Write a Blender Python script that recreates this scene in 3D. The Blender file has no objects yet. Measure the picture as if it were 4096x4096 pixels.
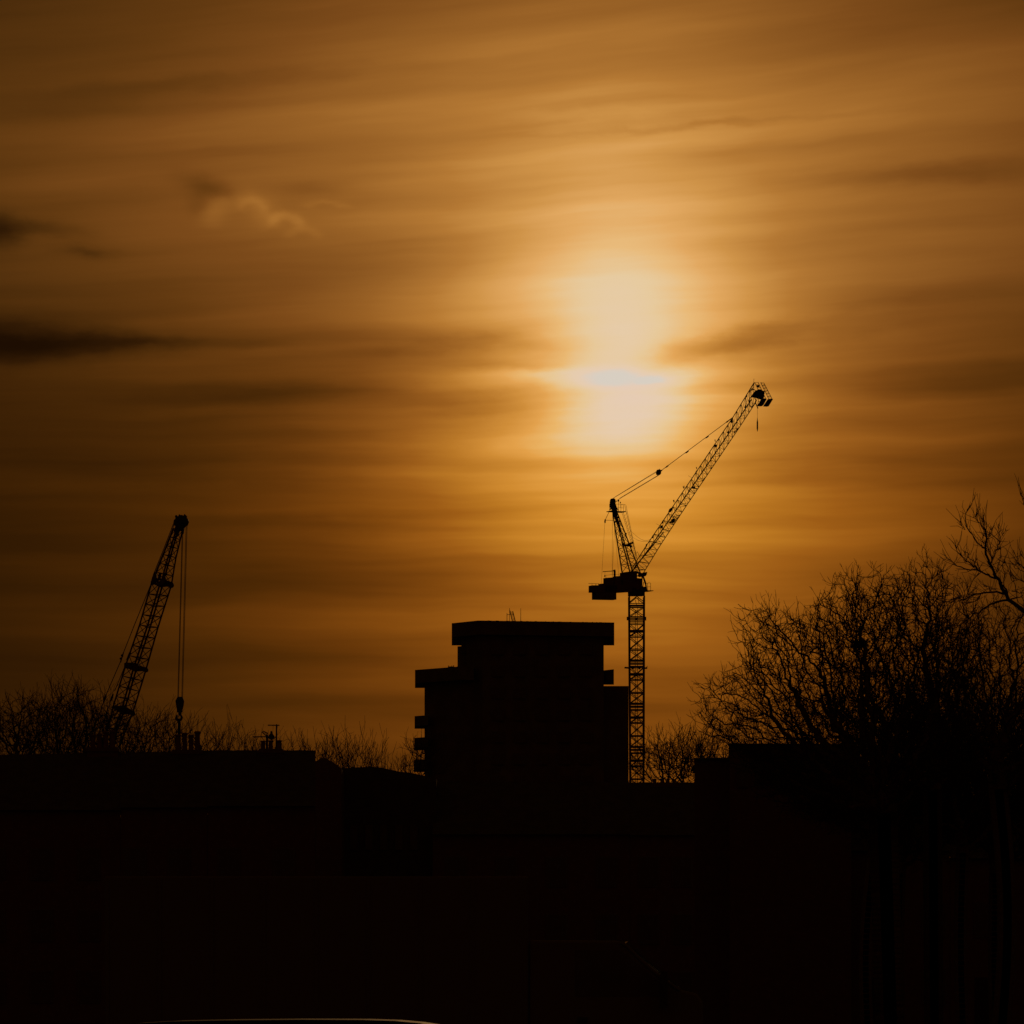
import bpy, math, random
import numpy as np
from mathutils import Vector

random.seed(7)
rng = np.random.default_rng(7)
sc = bpy.context.scene
col = sc.collection
F = 17000.0            # focal length in photo pixels
CX, HY = 2048.0, 3950.0   # optical column and horizon row of the photo
CH = 1.75              # eye height


def P(px, py, D):
    """point of the place seen at photo pixel (px,py), D metres down the street"""
    return np.array([(px - CX) / F * D, D, CH + (HY - py) / F * D])


# ------------------------------------------------------------------ materials
def lin(c):
    c = c / 255.0
    return c / 12.92 if c <= 0.04045 else ((c + 0.055) / 1.055) ** 2.4


def mat(name, base, rough=0.7, metal=0.0, noise=0.25, scale=3.0, spec=0.3, brick=None):
    m = bpy.data.materials.new(name)
    m.use_nodes = True
    nt = m.node_tree
    b = nt.nodes['Principled BSDF']
    b.inputs['Roughness'].default_value = rough
    b.inputs['Metallic'].default_value = metal
    b.inputs['Specular IOR Level'].default_value = spec
    tc = nt.nodes.new('ShaderNodeTexCoord')
    n = nt.nodes.new('ShaderNodeTexNoise')
    n.inputs['Scale'].default_value = scale
    n.inputs['Detail'].default_value = 5
    nt.links.new(tc.outputs['Object'], n.inputs['Vector'])
    r = nt.nodes.new('ShaderNodeValToRGB')
    r.color_ramp.elements[0].position = 0.3
    r.color_ramp.elements[1].position = 0.7
    r.color_ramp.elements[0].color = [max(0, x * (1 - noise)) for x in base] + [1]
    r.color_ramp.elements[1].color = [x * (1 + noise) for x in base] + [1]
    nt.links.new(n.outputs['Fac'], r.inputs['Fac'])
    out = r.outputs['Color']
    if brick:
        bt = nt.nodes.new('ShaderNodeTexBrick')
        bt.inputs['Scale'].default_value = brick
        bt.inputs['Mortar Size'].default_value = 0.012
        bt.inputs['Mortar'].default_value = (0.3, 0.28, 0.25, 1)
        mp = nt.nodes.new('ShaderNodeMapping')
        mp.inputs['Rotation'].default_value = (math.radians(90), 0, 0)
        nt.links.new(tc.outputs['Object'], mp.inputs['Vector'])
        nt.links.new(mp.outputs['Vector'], bt.inputs['Vector'])
        nt.links.new(out, bt.inputs['Color1'])
        bt.inputs['Color2'].default_value = [x * 0.8 for x in base] + [1]
        out = bt.outputs['Color']
    nt.links.new(out, b.inputs['Base Color'])
    return m


M = dict(
    concrete=mat('concrete', (.21, .2, .18), .85, scale=.6),
    concrete_dark=mat('weathered_concrete', (.2, .19, .18), .85, scale=.8),
    brick=mat('stock_brick', (.22, .13, .08), .9, brick=4.0),
    slate=mat('roof_slate', (.11, .105, .1), .75, scale=2),
    clay=mat('clay_pot', (.25, .11, .06), .85),
    crane_paint=mat('crane_paint', (.22, .12, .03), .75, 0, scale=1.5, spec=.2),
    boom_paint=mat('boom_paint', (.16, .06, .03), .75, 0, scale=1.5, spec=.2),
    steel=mat('dark_steel', (.08, .08, .08), .7, 0, spec=.2),
    rope=mat('wire_rope', (.06, .055, .05), .8, 0, spec=.15),
    bark=mat('bark', (.23, .18, .14), .95, scale=6, spec=.1),
    twig=mat('twig_bark', (.09, .07, .05), .95, scale=8, spec=.1),
    nest=mat('nest_sticks', (.05, .04, .03), .95, scale=9, spec=.1),
    glass=mat('curtained_glass', (.14, .13, .12), .25, noise=.2, spec=.4),
    frame=mat('window_frame', (.2, .2, .19), .7, noise=.1),
    door=mat('painted_door', (.06, .03, .03), .5),
    van_white=mat('pale_van_paint', (.2, .19, .175), .35, noise=.04, spec=.4),
    car_paint=mat('dark_car_paint', (.03, .03, .035), .6, noise=.05, spec=.12),
    chrome=mat('bright_trim', (.02, .018, .014), .8, 1.0, noise=.05),
    rubber=mat('tyre_rubber', (.02, .02, .02), .9),
    lamp=mat('lamp_lens', (.4, .35, .3), .2, noise=.05),
    asphalt=mat('asphalt', (.05, .05, .05), .95, scale=12, spec=.1),
    paving=mat('paving', (.16, .155, .15), .9, scale=5),
    earth=mat('ground_earth', (.05, .045, .035), 1.0, scale=.4, spec=.05),
    line=mat('road_paint', (.6, .6, .57), .8, noise=.1),
)


# ------------------------------------------------------------------ mesh helpers
class MB:
    def __init__(s):
        s.v, s.f, s.segs = [], [], []

    def add(s, vs, fs):
        o = sum(len(a) for a in s.v)
        s.v.append(np.asarray(vs, float).reshape(-1, 3))
        s.f += [tuple(i + o for i in f) for f in fs]
        return s

    def box(s, lo, hi, rz=0.0, c=None):
        x0, y0, z0 = lo
        x1, y1, z1 = hi
        v = np.array([(x, y, z) for z in (z0, z1) for (x, y) in ((x0, y0), (x1, y0), (x1, y1), (x0, y1))], float)
        return s.add(v, [(3, 2, 1, 0), (4, 5, 6, 7), (0, 1, 5, 4), (1, 2, 6, 5), (2, 3, 7, 6), (3, 0, 4, 7)])

    def prism(s, front, back):
        """two matching outlines joined"""
        n = len(front)
        f = [tuple(range(n)), tuple(range(2 * n - 1, n - 1, -1))]
        f += [(i, i + n, (i + 1) % n + n, (i + 1) % n) for i in range(n)]
        return s.add(np.vstack([front, back]), f)

    def pxprism(s, poly, D0, D1):
        fr = np.array([P(x, y, D0) for x, y in poly])
        return s.prism(fr, fr + np.array([0, D1 - D0, 0]))

    def vprism(s, poly, D0, D1):
        """block whose side walls run straight away from the street"""
        fr = np.array([P(x, y, D0) for x, y in poly])
        bk = fr * np.array([D1 / D0, 0, 1]) + np.array([0, D1, 0])
        return s.prism(fr, bk)

    def seg(s, p, q, r, r2=None):
        s.segs.append((np.asarray(p, float), np.asarray(q, float), r, r if r2 is None else r2))
        return s

    def path(s, pts, r):
        for a, b in zip(pts, pts[1:]):
            s.seg(a, b, r)
        return s

    def lathe(s, c, prof, n=12, axis=None):
        """prof = (radius, height) pairs round a vertical axis at c"""
        vs, fs = [], []
        for r, h in prof:
            for k in range(n):
                a = 2 * math.pi * k / n
                vs.append((c[0] + r * math.cos(a), c[1] + r * math.sin(a), c[2] + h))
        for i in range(len(prof) - 1):
            for k in range(n):
                k2 = (k + 1) % n
                fs.append((i * n + k, i * n + k2, (i + 1) * n + k2, (i + 1) * n + k))
        fs.append(tuple(range(n - 1, -1, -1)))
        fs.append(tuple((len(prof) - 1) * n + k for k in range(n)))
        return s.add(vs, fs)

    def disc(s, c, nrm, r, th, n=18):
        """short cylinder (wheel, sheave) with its axle along nrm"""
        nrm = np.asarray(nrm, float) / np.linalg.norm(nrm)
        a = np.cross(nrm, (0, 0, 1.0))
        a /= np.linalg.norm(a)
        b = np.cross(nrm, a)
        fr = np.array([c + nrm * th / 2 + r * (math.cos(t) * a + math.sin(t) * b) for t in np.linspace(0, 2 * math.pi, n, endpoint=False)])
        return s.prism(fr, fr - nrm * th)

    def build(s, name, m, parent=None, origin=(0, 0, 0), sides=5, bevel=0.0, smooth=False):
        V = list(s.v)
        faces = list(s.f)
        if s.segs:
            o = sum(len(a) for a in V)
            p0 = np.array([a[0] for a in s.segs])
            p1 = np.array([a[1] for a in s.segs])
            r0 = np.array([a[2] for a in s.segs])
            r1 = np.array([a[3] for a in s.segs])
            v, f = tube_arrays(p0, p1, r0, r1, sides)
            V.append(v)
            faces += [tuple(x) for x in (f + o).tolist()]
        V = np.vstack(V) - np.asarray(origin, float)
        me = bpy.data.meshes.new(name)
        me.from_pydata(V.tolist(), [], faces)
        me.update()
        return link(name, me, m, parent, origin, bevel, smooth)


def link(name, me, m, parent, origin, bevel=0.0, smooth=False):
    o = bpy.data.objects.new(name, me)
    col.objects.link(o)
    me.materials.append(m)
    if parent is None:
        o.location = origin
    else:
        o.parent = parent
    if bevel:
        b = o.modifiers.new('bevel', 'BEVEL')
        b.width = bevel
        b.segments = 3
    if smooth:
        me.polygons.foreach_set('use_smooth', [True] * len(me.polygons))
    return o


def tube_arrays(p0, p1, r0, r1, n):
    d = p1 - p0
    L = np.linalg.norm(d, axis=1, keepdims=True)
    L[L == 0] = 1e-6
    d = d / L
    p0 = p0 - d * (r0[:, None] * .35)
    p1 = p1 + d * (r1[:, None] * .35)
    up = np.tile(np.array([0.0, 0.0, 1.0]), (len(d), 1))
    up[np.abs(d[:, 2]) > .95] = (1.0, 0, 0)
    a = np.cross(d, up)
    a /= np.linalg.norm(a, axis=1, keepdims=True)
    b = np.cross(d, a)
    ang = np.arange(n) * 2 * np.pi / n
    ca, sa = np.cos(ang), np.sin(ang)
    ring = a[:, None, :] * ca[None, :, None] + b[:, None, :] * sa[None, :, None]
    v = np.concatenate([p0[:, None, :] + ring * r0[:, None, None], p1[:, None, :] + ring * r1[:, None, None]], axis=1)
    k = np.arange(n)
    q = np.stack([k, (k + 1) % n, (k + 1) % n + n, k + n], axis=1)
    f = (q[None] + (np.arange(len(d)) * 2 * n)[:, None, None]).reshape(-1, 4)
    return v.reshape(-1, 3), f


def fast_mesh(name, v, f):
    me = bpy.data.meshes.new(name)
    k = f.shape[1]
    me.vertices.add(len(v))
    me.vertices.foreach_set('co', v.astype(np.float32).ravel())
    me.loops.add(f.size)
    me.loops.foreach_set('vertex_index', f.astype(np.int32).ravel())
    me.polygons.add(len(f))
    me.polygons.foreach_set('loop_start', np.arange(0, f.size, k, dtype=np.int32))
    me.update(calc_edges=True)
    return me


def tag(o, label=None, cat=None, group=None, kind=None):
    for k, x in (('label', label), ('category', cat), ('group', group), ('kind', kind)):
        if x:
            o[k] = x
    return o


def empty(name, loc, label, cat, group=None):
    o = bpy.data.objects.new(name, None)
    o.location = loc
    o.empty_display_size = .5
    col.objects.link(o)
    return tag(o, label, cat, group)


def lattice(mb, A, B, n, r, cross=False, rungs=True, flip=False):
    """bracing between two chords (each a pair of end points)"""
    A = [np.asarray(x, float) for x in A]
    B = [np.asarray(x, float) for x in B]
    ev = lambda C, t: C[0] * (1 - t) + C[1] * t
    for i in range(n):
        t0, t1 = i / n, (i + 1) / n
        if rungs:
            mb.seg(ev(A, t0), ev(B, t0), r * .8)
        s = (i % 2 == 0) != flip
        if cross or s:
            mb.seg(ev(A, t0), ev(B, t1), r)
        if cross or not s:
            mb.seg(ev(B, t0), ev(A, t1), r)


# ------------------------------------------------------------------ camera
cam = bpy.data.cameras.new('camera')
cam.sensor_width = 36
cam.lens = F / 4096 * 36
cam.shift_y = (HY - 2048) / 4096
cam.clip_start = .5
cam.clip_end = 8000
co = bpy.data.objects.new('camera', cam)
co.location = (0, 0, CH)
co.rotation_euler = (math.radians(90), 0, 0)
col.objects.link(co)
sc.camera = co

# ------------------------------------------------------------------ sky
SUN_AZ = math.degrees(math.atan((2490 - CX) / F))
SUN_EL = math.degrees(math.atan((HY - 1500) / F))
w = bpy.data.worlds.new('World')
sc.world = w
w.use_nodes = True
nt = w.node_tree
nt.nodes.clear()


class X:
    """a number in the sky's node tree, with arithmetic"""
    def __init__(s, o): s.o = o
    def __add__(s, b): return mth('ADD', s, b)
    def __radd__(s, b): return mth('ADD', s, b)
    def __sub__(s, b): return mth('SUBTRACT', s, b)
    def __rsub__(s, b): return mth('SUBTRACT', b, s)
    def __mul__(s, b): return mth('MULTIPLY', s, b)
    def __rmul__(s, b): return mth('MULTIPLY', s, b)


def mth(op, *a, clamp=False):
    n = nt.nodes.new('ShaderNodeMath')
    n.operation = op
    n.use_clamp = clamp
    for i, x in enumerate(a):
        if isinstance(x, X):
            nt.links.new(x.o, n.inputs[i])
        else:
            n.inputs[i].default_value = x
    return X(n.outputs[0])


def gauss(U, V, a, cx, cy, sx, sy, tilt=0.0, p=1):
    u = mth('MULTIPLY_ADD', U, 1 / sx, -cx / sx)
    v = mth('MULTIPLY_ADD', V, 1 / sy, -cy / sy)
    if tilt:
        v = mth('MULTIPLY_ADD', u, -tilt * sx / sy, v)
    z = mth('MULTIPLY_ADD', u, u, v * v)
    if p > 1:
        z = mth('POWER', z, p)
    return mth('EXPONENT', z * -1.0) * a


tc = nt.nodes.new('ShaderNodeTexCoord')
sep = nt.nodes.new('ShaderNodeSeparateXYZ')
nt.links.new(tc.outputs['Generated'], sep.inputs[0])
dx, dy, dz = (X(sep.outputs[i]) for i in range(3))
az = mth('ARCTAN2', dx, dy)
el = mth('ARCSINE', dz)
# angles on the sky in units of 1/17000 rad: U to the right, V downwards from the zenith side
U = mth('MULTIPLY_ADD', az, F, CX)
V = mth('MULTIPLY_ADD', el, -F, HY)


def noise(u, v, su, sv, detail=4, rough=.55, seed=0.0, dist=0.0):
    c = nt.nodes.new('ShaderNodeCombineXYZ')
    nt.links.new((u * (1 / su)).o, c.inputs[0])
    nt.links.new((v * (1 / sv)).o, c.inputs[1])
    c.inputs[2].default_value = seed
    n = nt.nodes.new('ShaderNodeTexNoise')
    n.inputs['Scale'].default_value = 1
    n.inputs['Detail'].default_value = detail
    n.inputs['Roughness'].default_value = rough
    n.inputs['Distortion'].default_value = dist
    nt.links.new(c.outputs[0], n.inputs['Vector'])
    return X(n.outputs['Fac']) - 0.5


# streaks lean up to the right high in the sky and lie flat near the rooftops
lean = mth('MULTIPLY_ADD', V, -.00005, .115)
lean = mth('MAXIMUM', lean, 0.0)
Vt = mth('MULTIPLY_ADD', U - 2048.0, lean, V)
wob = noise(U, Vt, 700, 260, 3, seed=3.1)
Vw = mth('MULTIPLY_ADD', wob, 64.0, Vt)
n1 = noise(U, Vw, 2300, 200, 4, .48, 1.7)
n2 = noise(U, Vw, 1500, 70, 3, .5, 8.2)
n3 = noise(U, Vw, 2600, 430, 2, .5, 5.5)
# tighter ripples in the lower half of the veil
n4 = noise(U, Vw, 1900, 105, 3, .48, 12.3) * mth('MULTIPLY_ADD', V, 1 / 700, -900 / 700, clamp=True)
# light through the veil of cloud
B = 17.0 + gauss(U, V, 24, 2490, 1500, 9000, 9000)
for a in ((71.6, 2834, 680, 4000, 828), (49.3, 2915, 2039, 1238, 505), (92, 2465, 1490, 700, 830), (72, 2426, 1626, 1650, 4000)):
    B = B + gauss(U, V, *a)
calm = mth('MULTIPLY_ADD', gauss(U, V, 1.0, 2490, 1420, 560, 500), -.85, 1.0)
mod = 1.0 + (n1 * .42 + n2 * .13 + n3 * .26 + n4 * .52) * calm
B = B * mod
# edges of single clouds
Uf = mth('MULTIPLY_ADD', noise(U, V, 240, 120, 4, .6, 2.2), 170.0, U)
Vf = mth('MULTIPLY_ADD', noise(U, V, 260, 110, 4, .6, 4.4), 75.0, V)
for a in ((-40, 0, 1410, 380, 92), (-26, 340, 1408, 340, 54), (-18, 600, 1404, 220, 24), (-10, 1000, 1394, 170, 18), (-10, 600, 1690, 900, 190),
          (-44, -10, 978, 110, 55), (-18, 190, 968, 180, 30, .06), (-22, 350, 1043, 110, 22),
          (-20, 1250, 1590, 700, 42, -.05), (18, 1850, 1540, 420, 46, -.08), (-22, 1880, 1395, 360, 34, -.03), (-12, 2000, 1480, 260, 22),
          (-22, 1930, 1640, 280, 42), (14, 1900, 1770, 500, 40, -.05),
          (-32, 2960, 1388, 300, 46, -.2), (-16, 3400, 1330, 600, 60, -.12), (-16, 3900, 1560, 420, 75, -.05),
          (-20, 3750, 745, 520, 42, -.04), (-13, 2750, 552, 620, 13, -.055), (10, 2350, 500, 420, 26, -.06),
          (-14, 900, 385, 700, 30, -.09), (-14, 300, 480, 420, 60, -.1), (-12, 1300, 2100, 600, 36, 0),
          (-10, 900, 1900, 700, 50, -.03), (-14, 3100, 1905, 500, 40, .03)):
    B = B + gauss(Uf, Vf, *a)
# the small heaped cloud, lit along its rims
Uc = mth('MULTIPLY_ADD', noise(U, V, 60, 50, 3, .6, 9.1), 22.0, U)
Vc = mth('MULTIPLY_ADD', noise(U, V, 60, 50, 3, .6, 6.1), 22.0, V)
B = B + gauss(Uc, Vc, -28, 850, 800, 120, 42, .25) + gauss(Uc, Vc, -16, 800, 865, 50, 45)
B = B + gauss(Uc, Vc, -12, 1250, 800, 130, 30)
for (cx, cy, rx, ry, a) in ((955, 930, 140, 112, 20), (1145, 940, 66, 52, 18), (1300, 868, 90, 26, 9), (1010, 880, 60, 50, 10), (1215, 985, 70, 40, 9)):
    u = mth('MULTIPLY_ADD', Uc, 1 / rx, -cx / rx)
    v = mth('MULTIPLY_ADD', Vc, 1 / ry, -cy / ry)
    rr = mth('SQRT', mth('MULTIPLY_ADD', u, u, v * v))
    ring = (rr - .8) * 2.5
    top = mth('MULTIPLY_ADD', v, -1.6, .5, clamp=True)
    B = B + mth('EXPONENT', ring * ring * -1.0) * top * a
# the sun behind the veil: two soft lobes, a bright slit and the burnt-out gap
for a in ((12, 2510, 1150, 450, 290), (22, 2530, 1690, 300, 140), (24, 2490, 1535, 400, 50), (12, 2485, 1430, 220, 170)):
    B = B + gauss(Uf, Vf, *a)
Ug = mth('MULTIPLY_ADD', noise(U, V, 60, 30, 2, .5, 7.7), 44.0, U)
Vg = mth('MULTIPLY_ADD', noise(U, V, 70, 40, 2, .5, 1.1), 20.0, V)
gap = mth('MAXIMUM', gauss(Ug, Vg, 1, 2455, 1530, 112, 31, 0, 3), gauss(Ug, Vg, 1, 2590, 1537, 78, 17, 0, 3))

UP = [(0, (14, 7, 1)), (20, (22, 12, 2)), (45, (46, 26, 6)), (70, (71, 42, 11)), (95, (96, 57, 17)), (120, (121, 73, 26)), (150, (150, 96, 38)),
      (180, (179, 120, 52)), (205, (206, 147, 73)), (225, (225, 168, 97)), (240, (232, 187, 124)), (254, (230, 202, 158)), (266, (229, 204, 172)),
      (280, (228, 203, 180)), (310, (227, 202, 186))]
LO = [(0, (14, 7, 1)), (20, (22, 12, 2)), (45, (46, 25, 3)), (70, (72, 39, 5)), (95, (98, 53, 9)), (120, (125, 70, 14)), (150, (155, 91, 22)),
      (180, (185, 118, 33)), (205, (208, 138, 45)), (225, (227, 157, 62)), (240, (235, 178, 92)), (254, (232, 196, 140)), (266, (230, 203, 175)),
      (280, (229, 203, 186)), (310, (226, 202, 192))]
fac = B * (1 / 310)


def ramp(stops):
    r = nt.nodes.new('ShaderNodeValToRGB')
    e = r.color_ramp.elements
    while len(e) < len(stops):
        e.new(.5)
    for k, (p, c) in enumerate(stops):
        e[k].position = p / 310
    for k, (p, c) in enumerate(stops):
        e[k].color = [lin(x) for x in c] + [1]
    nt.links.new(fac.o, r.inputs['Fac'])
    return r.outputs['Color']


def mixc(f, a, b, op='MIX'):
    n = nt.nodes.new('ShaderNodeMix')
    n.data_type = 'RGBA'
    n.blend_type = op
    if isinstance(f, X):
        nt.links.new(f.o, n.inputs['Factor'])
    else:
        n.inputs['Factor'].default_value = f
    for s, x in ((n.inputs[6], a), (n.inputs[7], b)):
        if isinstance(x, tuple):
            s.default_value = x
        else:
            nt.links.new(x, s)
    return n.outputs[2]


low = mth('MULTIPLY_ADD', V, 1 / 900, -1150 / 900, clamp=True)
cloud = mixc(low, ramp(UP), ramp(LO))
cloud = mixc(gap, cloud, tuple(lin(x) for x in (215, 206, 193)) + (1,))
# the clear evening sky above the veil
sky = nt.nodes.new('ShaderNodeTexSky')
sky.sky_type = 'NISHITA'
sky.sun_disc = False
sky.sun_elevation = math.radians(SUN_EL)
sky.sun_rotation = math.radians(SUN_AZ)
sky.air_density = 2
sky.dust_density = 4
veil = mixc(1.0, sky.outputs['Color'], (.00012, .00004, .00001, 1), 'MULTIPLY')
tot = mixc(1.0, cloud, veil, 'ADD')
# dull red fill added to the sky opposite the sun, lifting dark fronts
back = mth('MULTIPLY_ADD', dy, -1.6, .1, clamp=True)
tot = mixc(1.0, tot, mixc(back, (0, 0, 0, 1), (.0108, .0009, .0002, 1)), 'ADD')
bg = nt.nodes.new('ShaderNodeBackground')
bg.inputs['Strength'].default_value = 1.0
nt.links.new(tot, bg.inputs['Color'])
wo = nt.nodes.new('ShaderNodeOutputWorld')
nt.links.new(bg.outputs[0], wo.inputs[0])

sun = bpy.data.lights.new('sun', 'SUN')
sun.energy = .12
sun.angle = math.radians(2.0)     # softened by the veil of cloud
sun.color = (1, .55, .2)
so = bpy.data.objects.new('sun', sun)
a, e = math.radians(SUN_AZ), math.radians(SUN_EL)
d = Vector((-math.sin(a) * math.cos(e), -math.cos(a) * math.cos(e), -math.sin(e)))
so.rotation_euler = d.to_track_quat('-Z', 'Y').to_euler()
so.location = (50, 300, 80)
col.objects.link(so)

sc.view_settings.view_transform = 'Standard'
sc.view_settings.look = 'None'
sc.view_settings.exposure = 0
sc.view_settings.gamma = 1

# ------------------------------------------------------------------ ground
g = MB().add([(-4000, -300, 0), (4000, -300, 0), (4000, 7000, 0), (-4000, 7000, 0)], [(0, 1, 2, 3)])
tag(g.build('ground', M['earth']), 'dark ground under the houses and trees', 'ground', kind='structure')
g = MB().add([(-200, 30, .004), (200, 30, .004), (200, 58, .004), (-200, 58, .004)], [(0, 1, 2, 3)])
tag(g.build('road', M['asphalt']), 'asphalt street the van and car are parked on', 'road', kind='structure')
g = MB().box((-200, 58.0, 0), (200, 62.5, .12))
tag(g.build('pavement', M['paving'], bevel=.02), 'raised pavement along the far side of the street', 'pavement', kind='structure')
g = MB()
for k in range(-20, 21):
    g.add([(k * 6, 46.9, .008), (k * 6 + 3, 46.9, .008), (k * 6 + 3, 47.0, .008), (k * 6, 47.0, .008)], [(0, 1, 2, 3)])
tag(g.build('road_marking', M['line']), 'dashed white centre line of the street', 'road marking', kind='structure')

# ------------------------------------------------------------------ apartment tower
DB = 500.0
mpp = DB / F
base = P(2100, 3950, DB + 6)
base[2] = 0
tower = empty('apartment_tower', base, 'dark tower block with stepped roofs and jutting balconies beside the tall crane', 'tower block')


def Pz(px, D, ypx_ref, Dref=DB):
    """x for a pixel column at depth D; height as seen at pixel row ypx_ref at depth Dref"""
    return np.array([(px - CX) / F * D, D, CH + (HY - ypx_ref) / F * Dref])


def plan_block(mb, plan, ytop, ybot, Dref=DB):
    """plan = [(px, depth)...]; top and bottom rows read at the nearest corner Dref"""
    top = [Pz(px, D, ytop, Dref) for px, D in plan]
    bot = [Pz(px, D, ybot, Dref) for px, D in plan]
    mb.prism(np.array(top), np.array(bot))


BOT = 3950 + 1.75 * F / DB
m = MB()
plan_block(m, [(1866, DB + 3.4), (1930, DB + 1.0), (2415, DB + 3.2), (2415, DB + 15), (1866, DB + 15)], 2540, BOT)
m.box(*[tuple(x) for x in (Pz(1848, DB + 5, BOT), Pz(1869, DB + 14, 2500))]) if False else None
wall = m.build('tower_wall', M['concrete'], tower, base)
m = MB()
plan_block(m, [(1807, DB + 3.75), (1912, DB), (2457, DB + 2.7), (2457, DB + 16), (1807, DB + 16)], 2482, 2538)
# ragged sheeting hanging under the slab
for (x, y0, y1) in ((1811, 2548, 2557), (1826, 2547, 2553), (1834, 2547, 2558), (1818, 2547, 2551)):
    m.pxprism([(x, y0 - 6), (x + 2, y0 - 6), (x + 2, y1), (x, y1)], DB + 4, DB + 4.1)
for (x, y) in ((2420, 2549), (2426, 2551), (2432, 2549), (2437, 2547), (2444, 2548), (2451, 2547)):
    m.pxprism([(x - 4, y - 9), (x + 5, y - 9), (x + 3, y - 2), (x - 1, y + 1)], DB + 3.4, DB + 3.7)
# uneven roof felt edge
for k in range(26):
    x = 1920 + k * 20 + rng.uniform(-6, 6)
    yy = 2482.5 + (x - 1912) * .0145
    m.pxprism([(x, yy + 3), (x + rng.uniform(8, 22), yy + 3), (x + rng.uniform(5, 16), yy - rng.uniform(.2, 1.8)), (x + 2, yy - rng.uniform(.2, 1.4))], DB + 2.4, DB + 3.2)
m.build('roof_slab', M['concrete_dark'], tower, base)
m = MB()
plan_block(m, [(1830, DB + 4.6), (1846, DB + 4.2), (1872, DB + 4.2), (1872, DB + 12), (1830, DB + 12)], 2573, 2680)
plan_block(m, [(1845, DB + 4.0), (1872, DB + 4.0), (1872, DB + 13), (1845, DB + 13)], 2536, 2600)
m.build('stair_core', M['concrete'], tower, base)
m = MB()
plan_block(m, [(1698, DB + 5.9), (1850, DB + 1.6), (1900, DB + 2.2), (1900, DB + 13.5), (1698, DB + 13.5)], 2716, BOT)
m.build('side_wing', M['concrete'], tower, base)
m = MB()
plan_block(m, [(1660, DB + 5.6), (1840, DB + 0.2), (1895, DB + .6), (1895, DB + 13.8), (1660, DB + 13.8)], 2665.5, 2719)
for (x, y) in ((1672, 2733), (1680, 2732), (1690, 2733)):
    m.pxprism([(x - 3, y - 8), (x + 4, y - 8), (x + 2, y), (x - 1, y + 2)], DB + 5.3, DB + 5.6)
m.build('wing_roof_slab', M['concrete_dark'], tower, base)
m = MB()
for x, h in ((1793, 8), (1799, 5), (1806, 8), (1813, 9), (1827, 4)):
    m.pxprism([(x, 2670), (x + 3, 2670), (x + 3, 2670 - h), (x, 2670 - h)], DB + 2.5, DB + 2.6)
m.pxprism([(1792, 2666), (1817, 2666), (1817, 2672), (1792, 2672)], DB + 2.5, DB + 3.2)
m.build('roof_vent', M['steel'], tower, base)
m = MB()
plan_block(m, [(2405, DB + 5), (2514, DB + 5), (2514, DB + 15), (2405, DB + 15)], 2732, BOT)
m.pxprism([(2440, 2746), (2475, 2746), (2474, 2744.4), (2452, 2744.8)], DB + 4.9, DB + 5.2)
m.build('rear_wing', M['concrete'], tower, base)


def balcony(xa, Da, xb, Db, yt, yb, Dref):
    m = MB()
    plan_block(m, [(xa, Da), (xb, Db), (xb, DB + 11), (xa, DB + 11)], yt, yb, Dref)
    m.build('balcony', M['concrete_dark'], tower, base)


for yt in (2865, 2952, 3040, 3128, 3216, 3304):
    k = (yt - 2865) / 88.0
    balcony(1658.5 - 1.8 * k, DB + 5.6, 1712, DB + 3.8, yt - .5, yt + 39, DB + 5.6)
for yt in (2677,):
    balcony(2404, DB + 4.6, 2455.5, DB + 2.4, yt, yt + 41, DB + 2.4)
# windows of the front wall, floor by floor
for fl in range(9):
    for k in range(5):
        x0 = 1965 + k * 88
        t = (x0 - 1930) / 485
        Dw = DB + 1.0 + 2.2 * t - .03
        y0 = 2572 + fl * 88
        q = MB().pxprism([(x0, y0), (x0 + 50, y0), (x0 + 50, y0 + 46), (x0, y0 + 46)], Dw - .06, Dw + .3)
        fr = q.build('window', M['frame'], tower, base)
        MB().pxprism([(x0 + 3, y0 + 3), (x0 + 47, y0 + 3), (x0 + 47, y0 + 43), (x0 + 3, y0 + 43)], Dw - .075, Dw - .04).build('pane', M['glass'], fr, base)
# things fixed to the roof
DR = DB + 6
m = MB()
T = lambda x, y: P(x, y, DR)
for (xa, ya, xb, yb, r) in ((2028, 2490, 2028, 2453, .035), (2038.5, 2490, 2038.5, 2433, .03), (2028, 2459, 2054, 2457, .03)):
    m.seg(T(xa, ya), T(xb, yb), r)
m.build('antenna_frame', M['steel'], tower, base)
m = MB()
a0, a1, b0, b1 = T(2050, 2488), T(2039, 2441), T(2062, 2488), T(2051, 2445)
m.seg(a0, a1, .05).seg(b0, b1, .05)
for k in range(1, 9):
    m.seg(a0 + (a1 - a0) * k / 9, b0 + (b1 - b0) * k / 9, .03)
m.build('roof_ladder', M['steel'], tower, base)
MB().seg(T(2083, 2490), T(2083, 2434), .035, .025).build('lightning_rod', M['steel'], tower, base)

# ------------------------------------------------------------------ luffing tower crane
DC = 486.0
AX = 2546.0
PSI = math.radians(28)
h2 = np.array([math.cos(PSI), math.sin(PSI)])
n2v = np.array([-math.sin(PSI), math.cos(PSI)])
p0 = np.array([(AX - CX) / F * DC, DC])
LAT = np.array([n2v[0], n2v[1], 0])


def C(px, py, lat=0.0):
    u, v = (px - CX) / F, (HY - py) / F
    t = (p0 @ n2v + lat) / (u * n2v[0] + n2v[1])
    return np.array([u * t, t, CH + v * t])


def A1(x, y, lat=0.0):   # enlargement of the crane head
    return C(2250 + x / 3.22, 1900 + y / 3.22, lat)


def A2(x, y, lat=0.0):   # enlargement of the jib
    return C(2600 + x / 3.22, 1450 + y / 3.22, lat)


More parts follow.
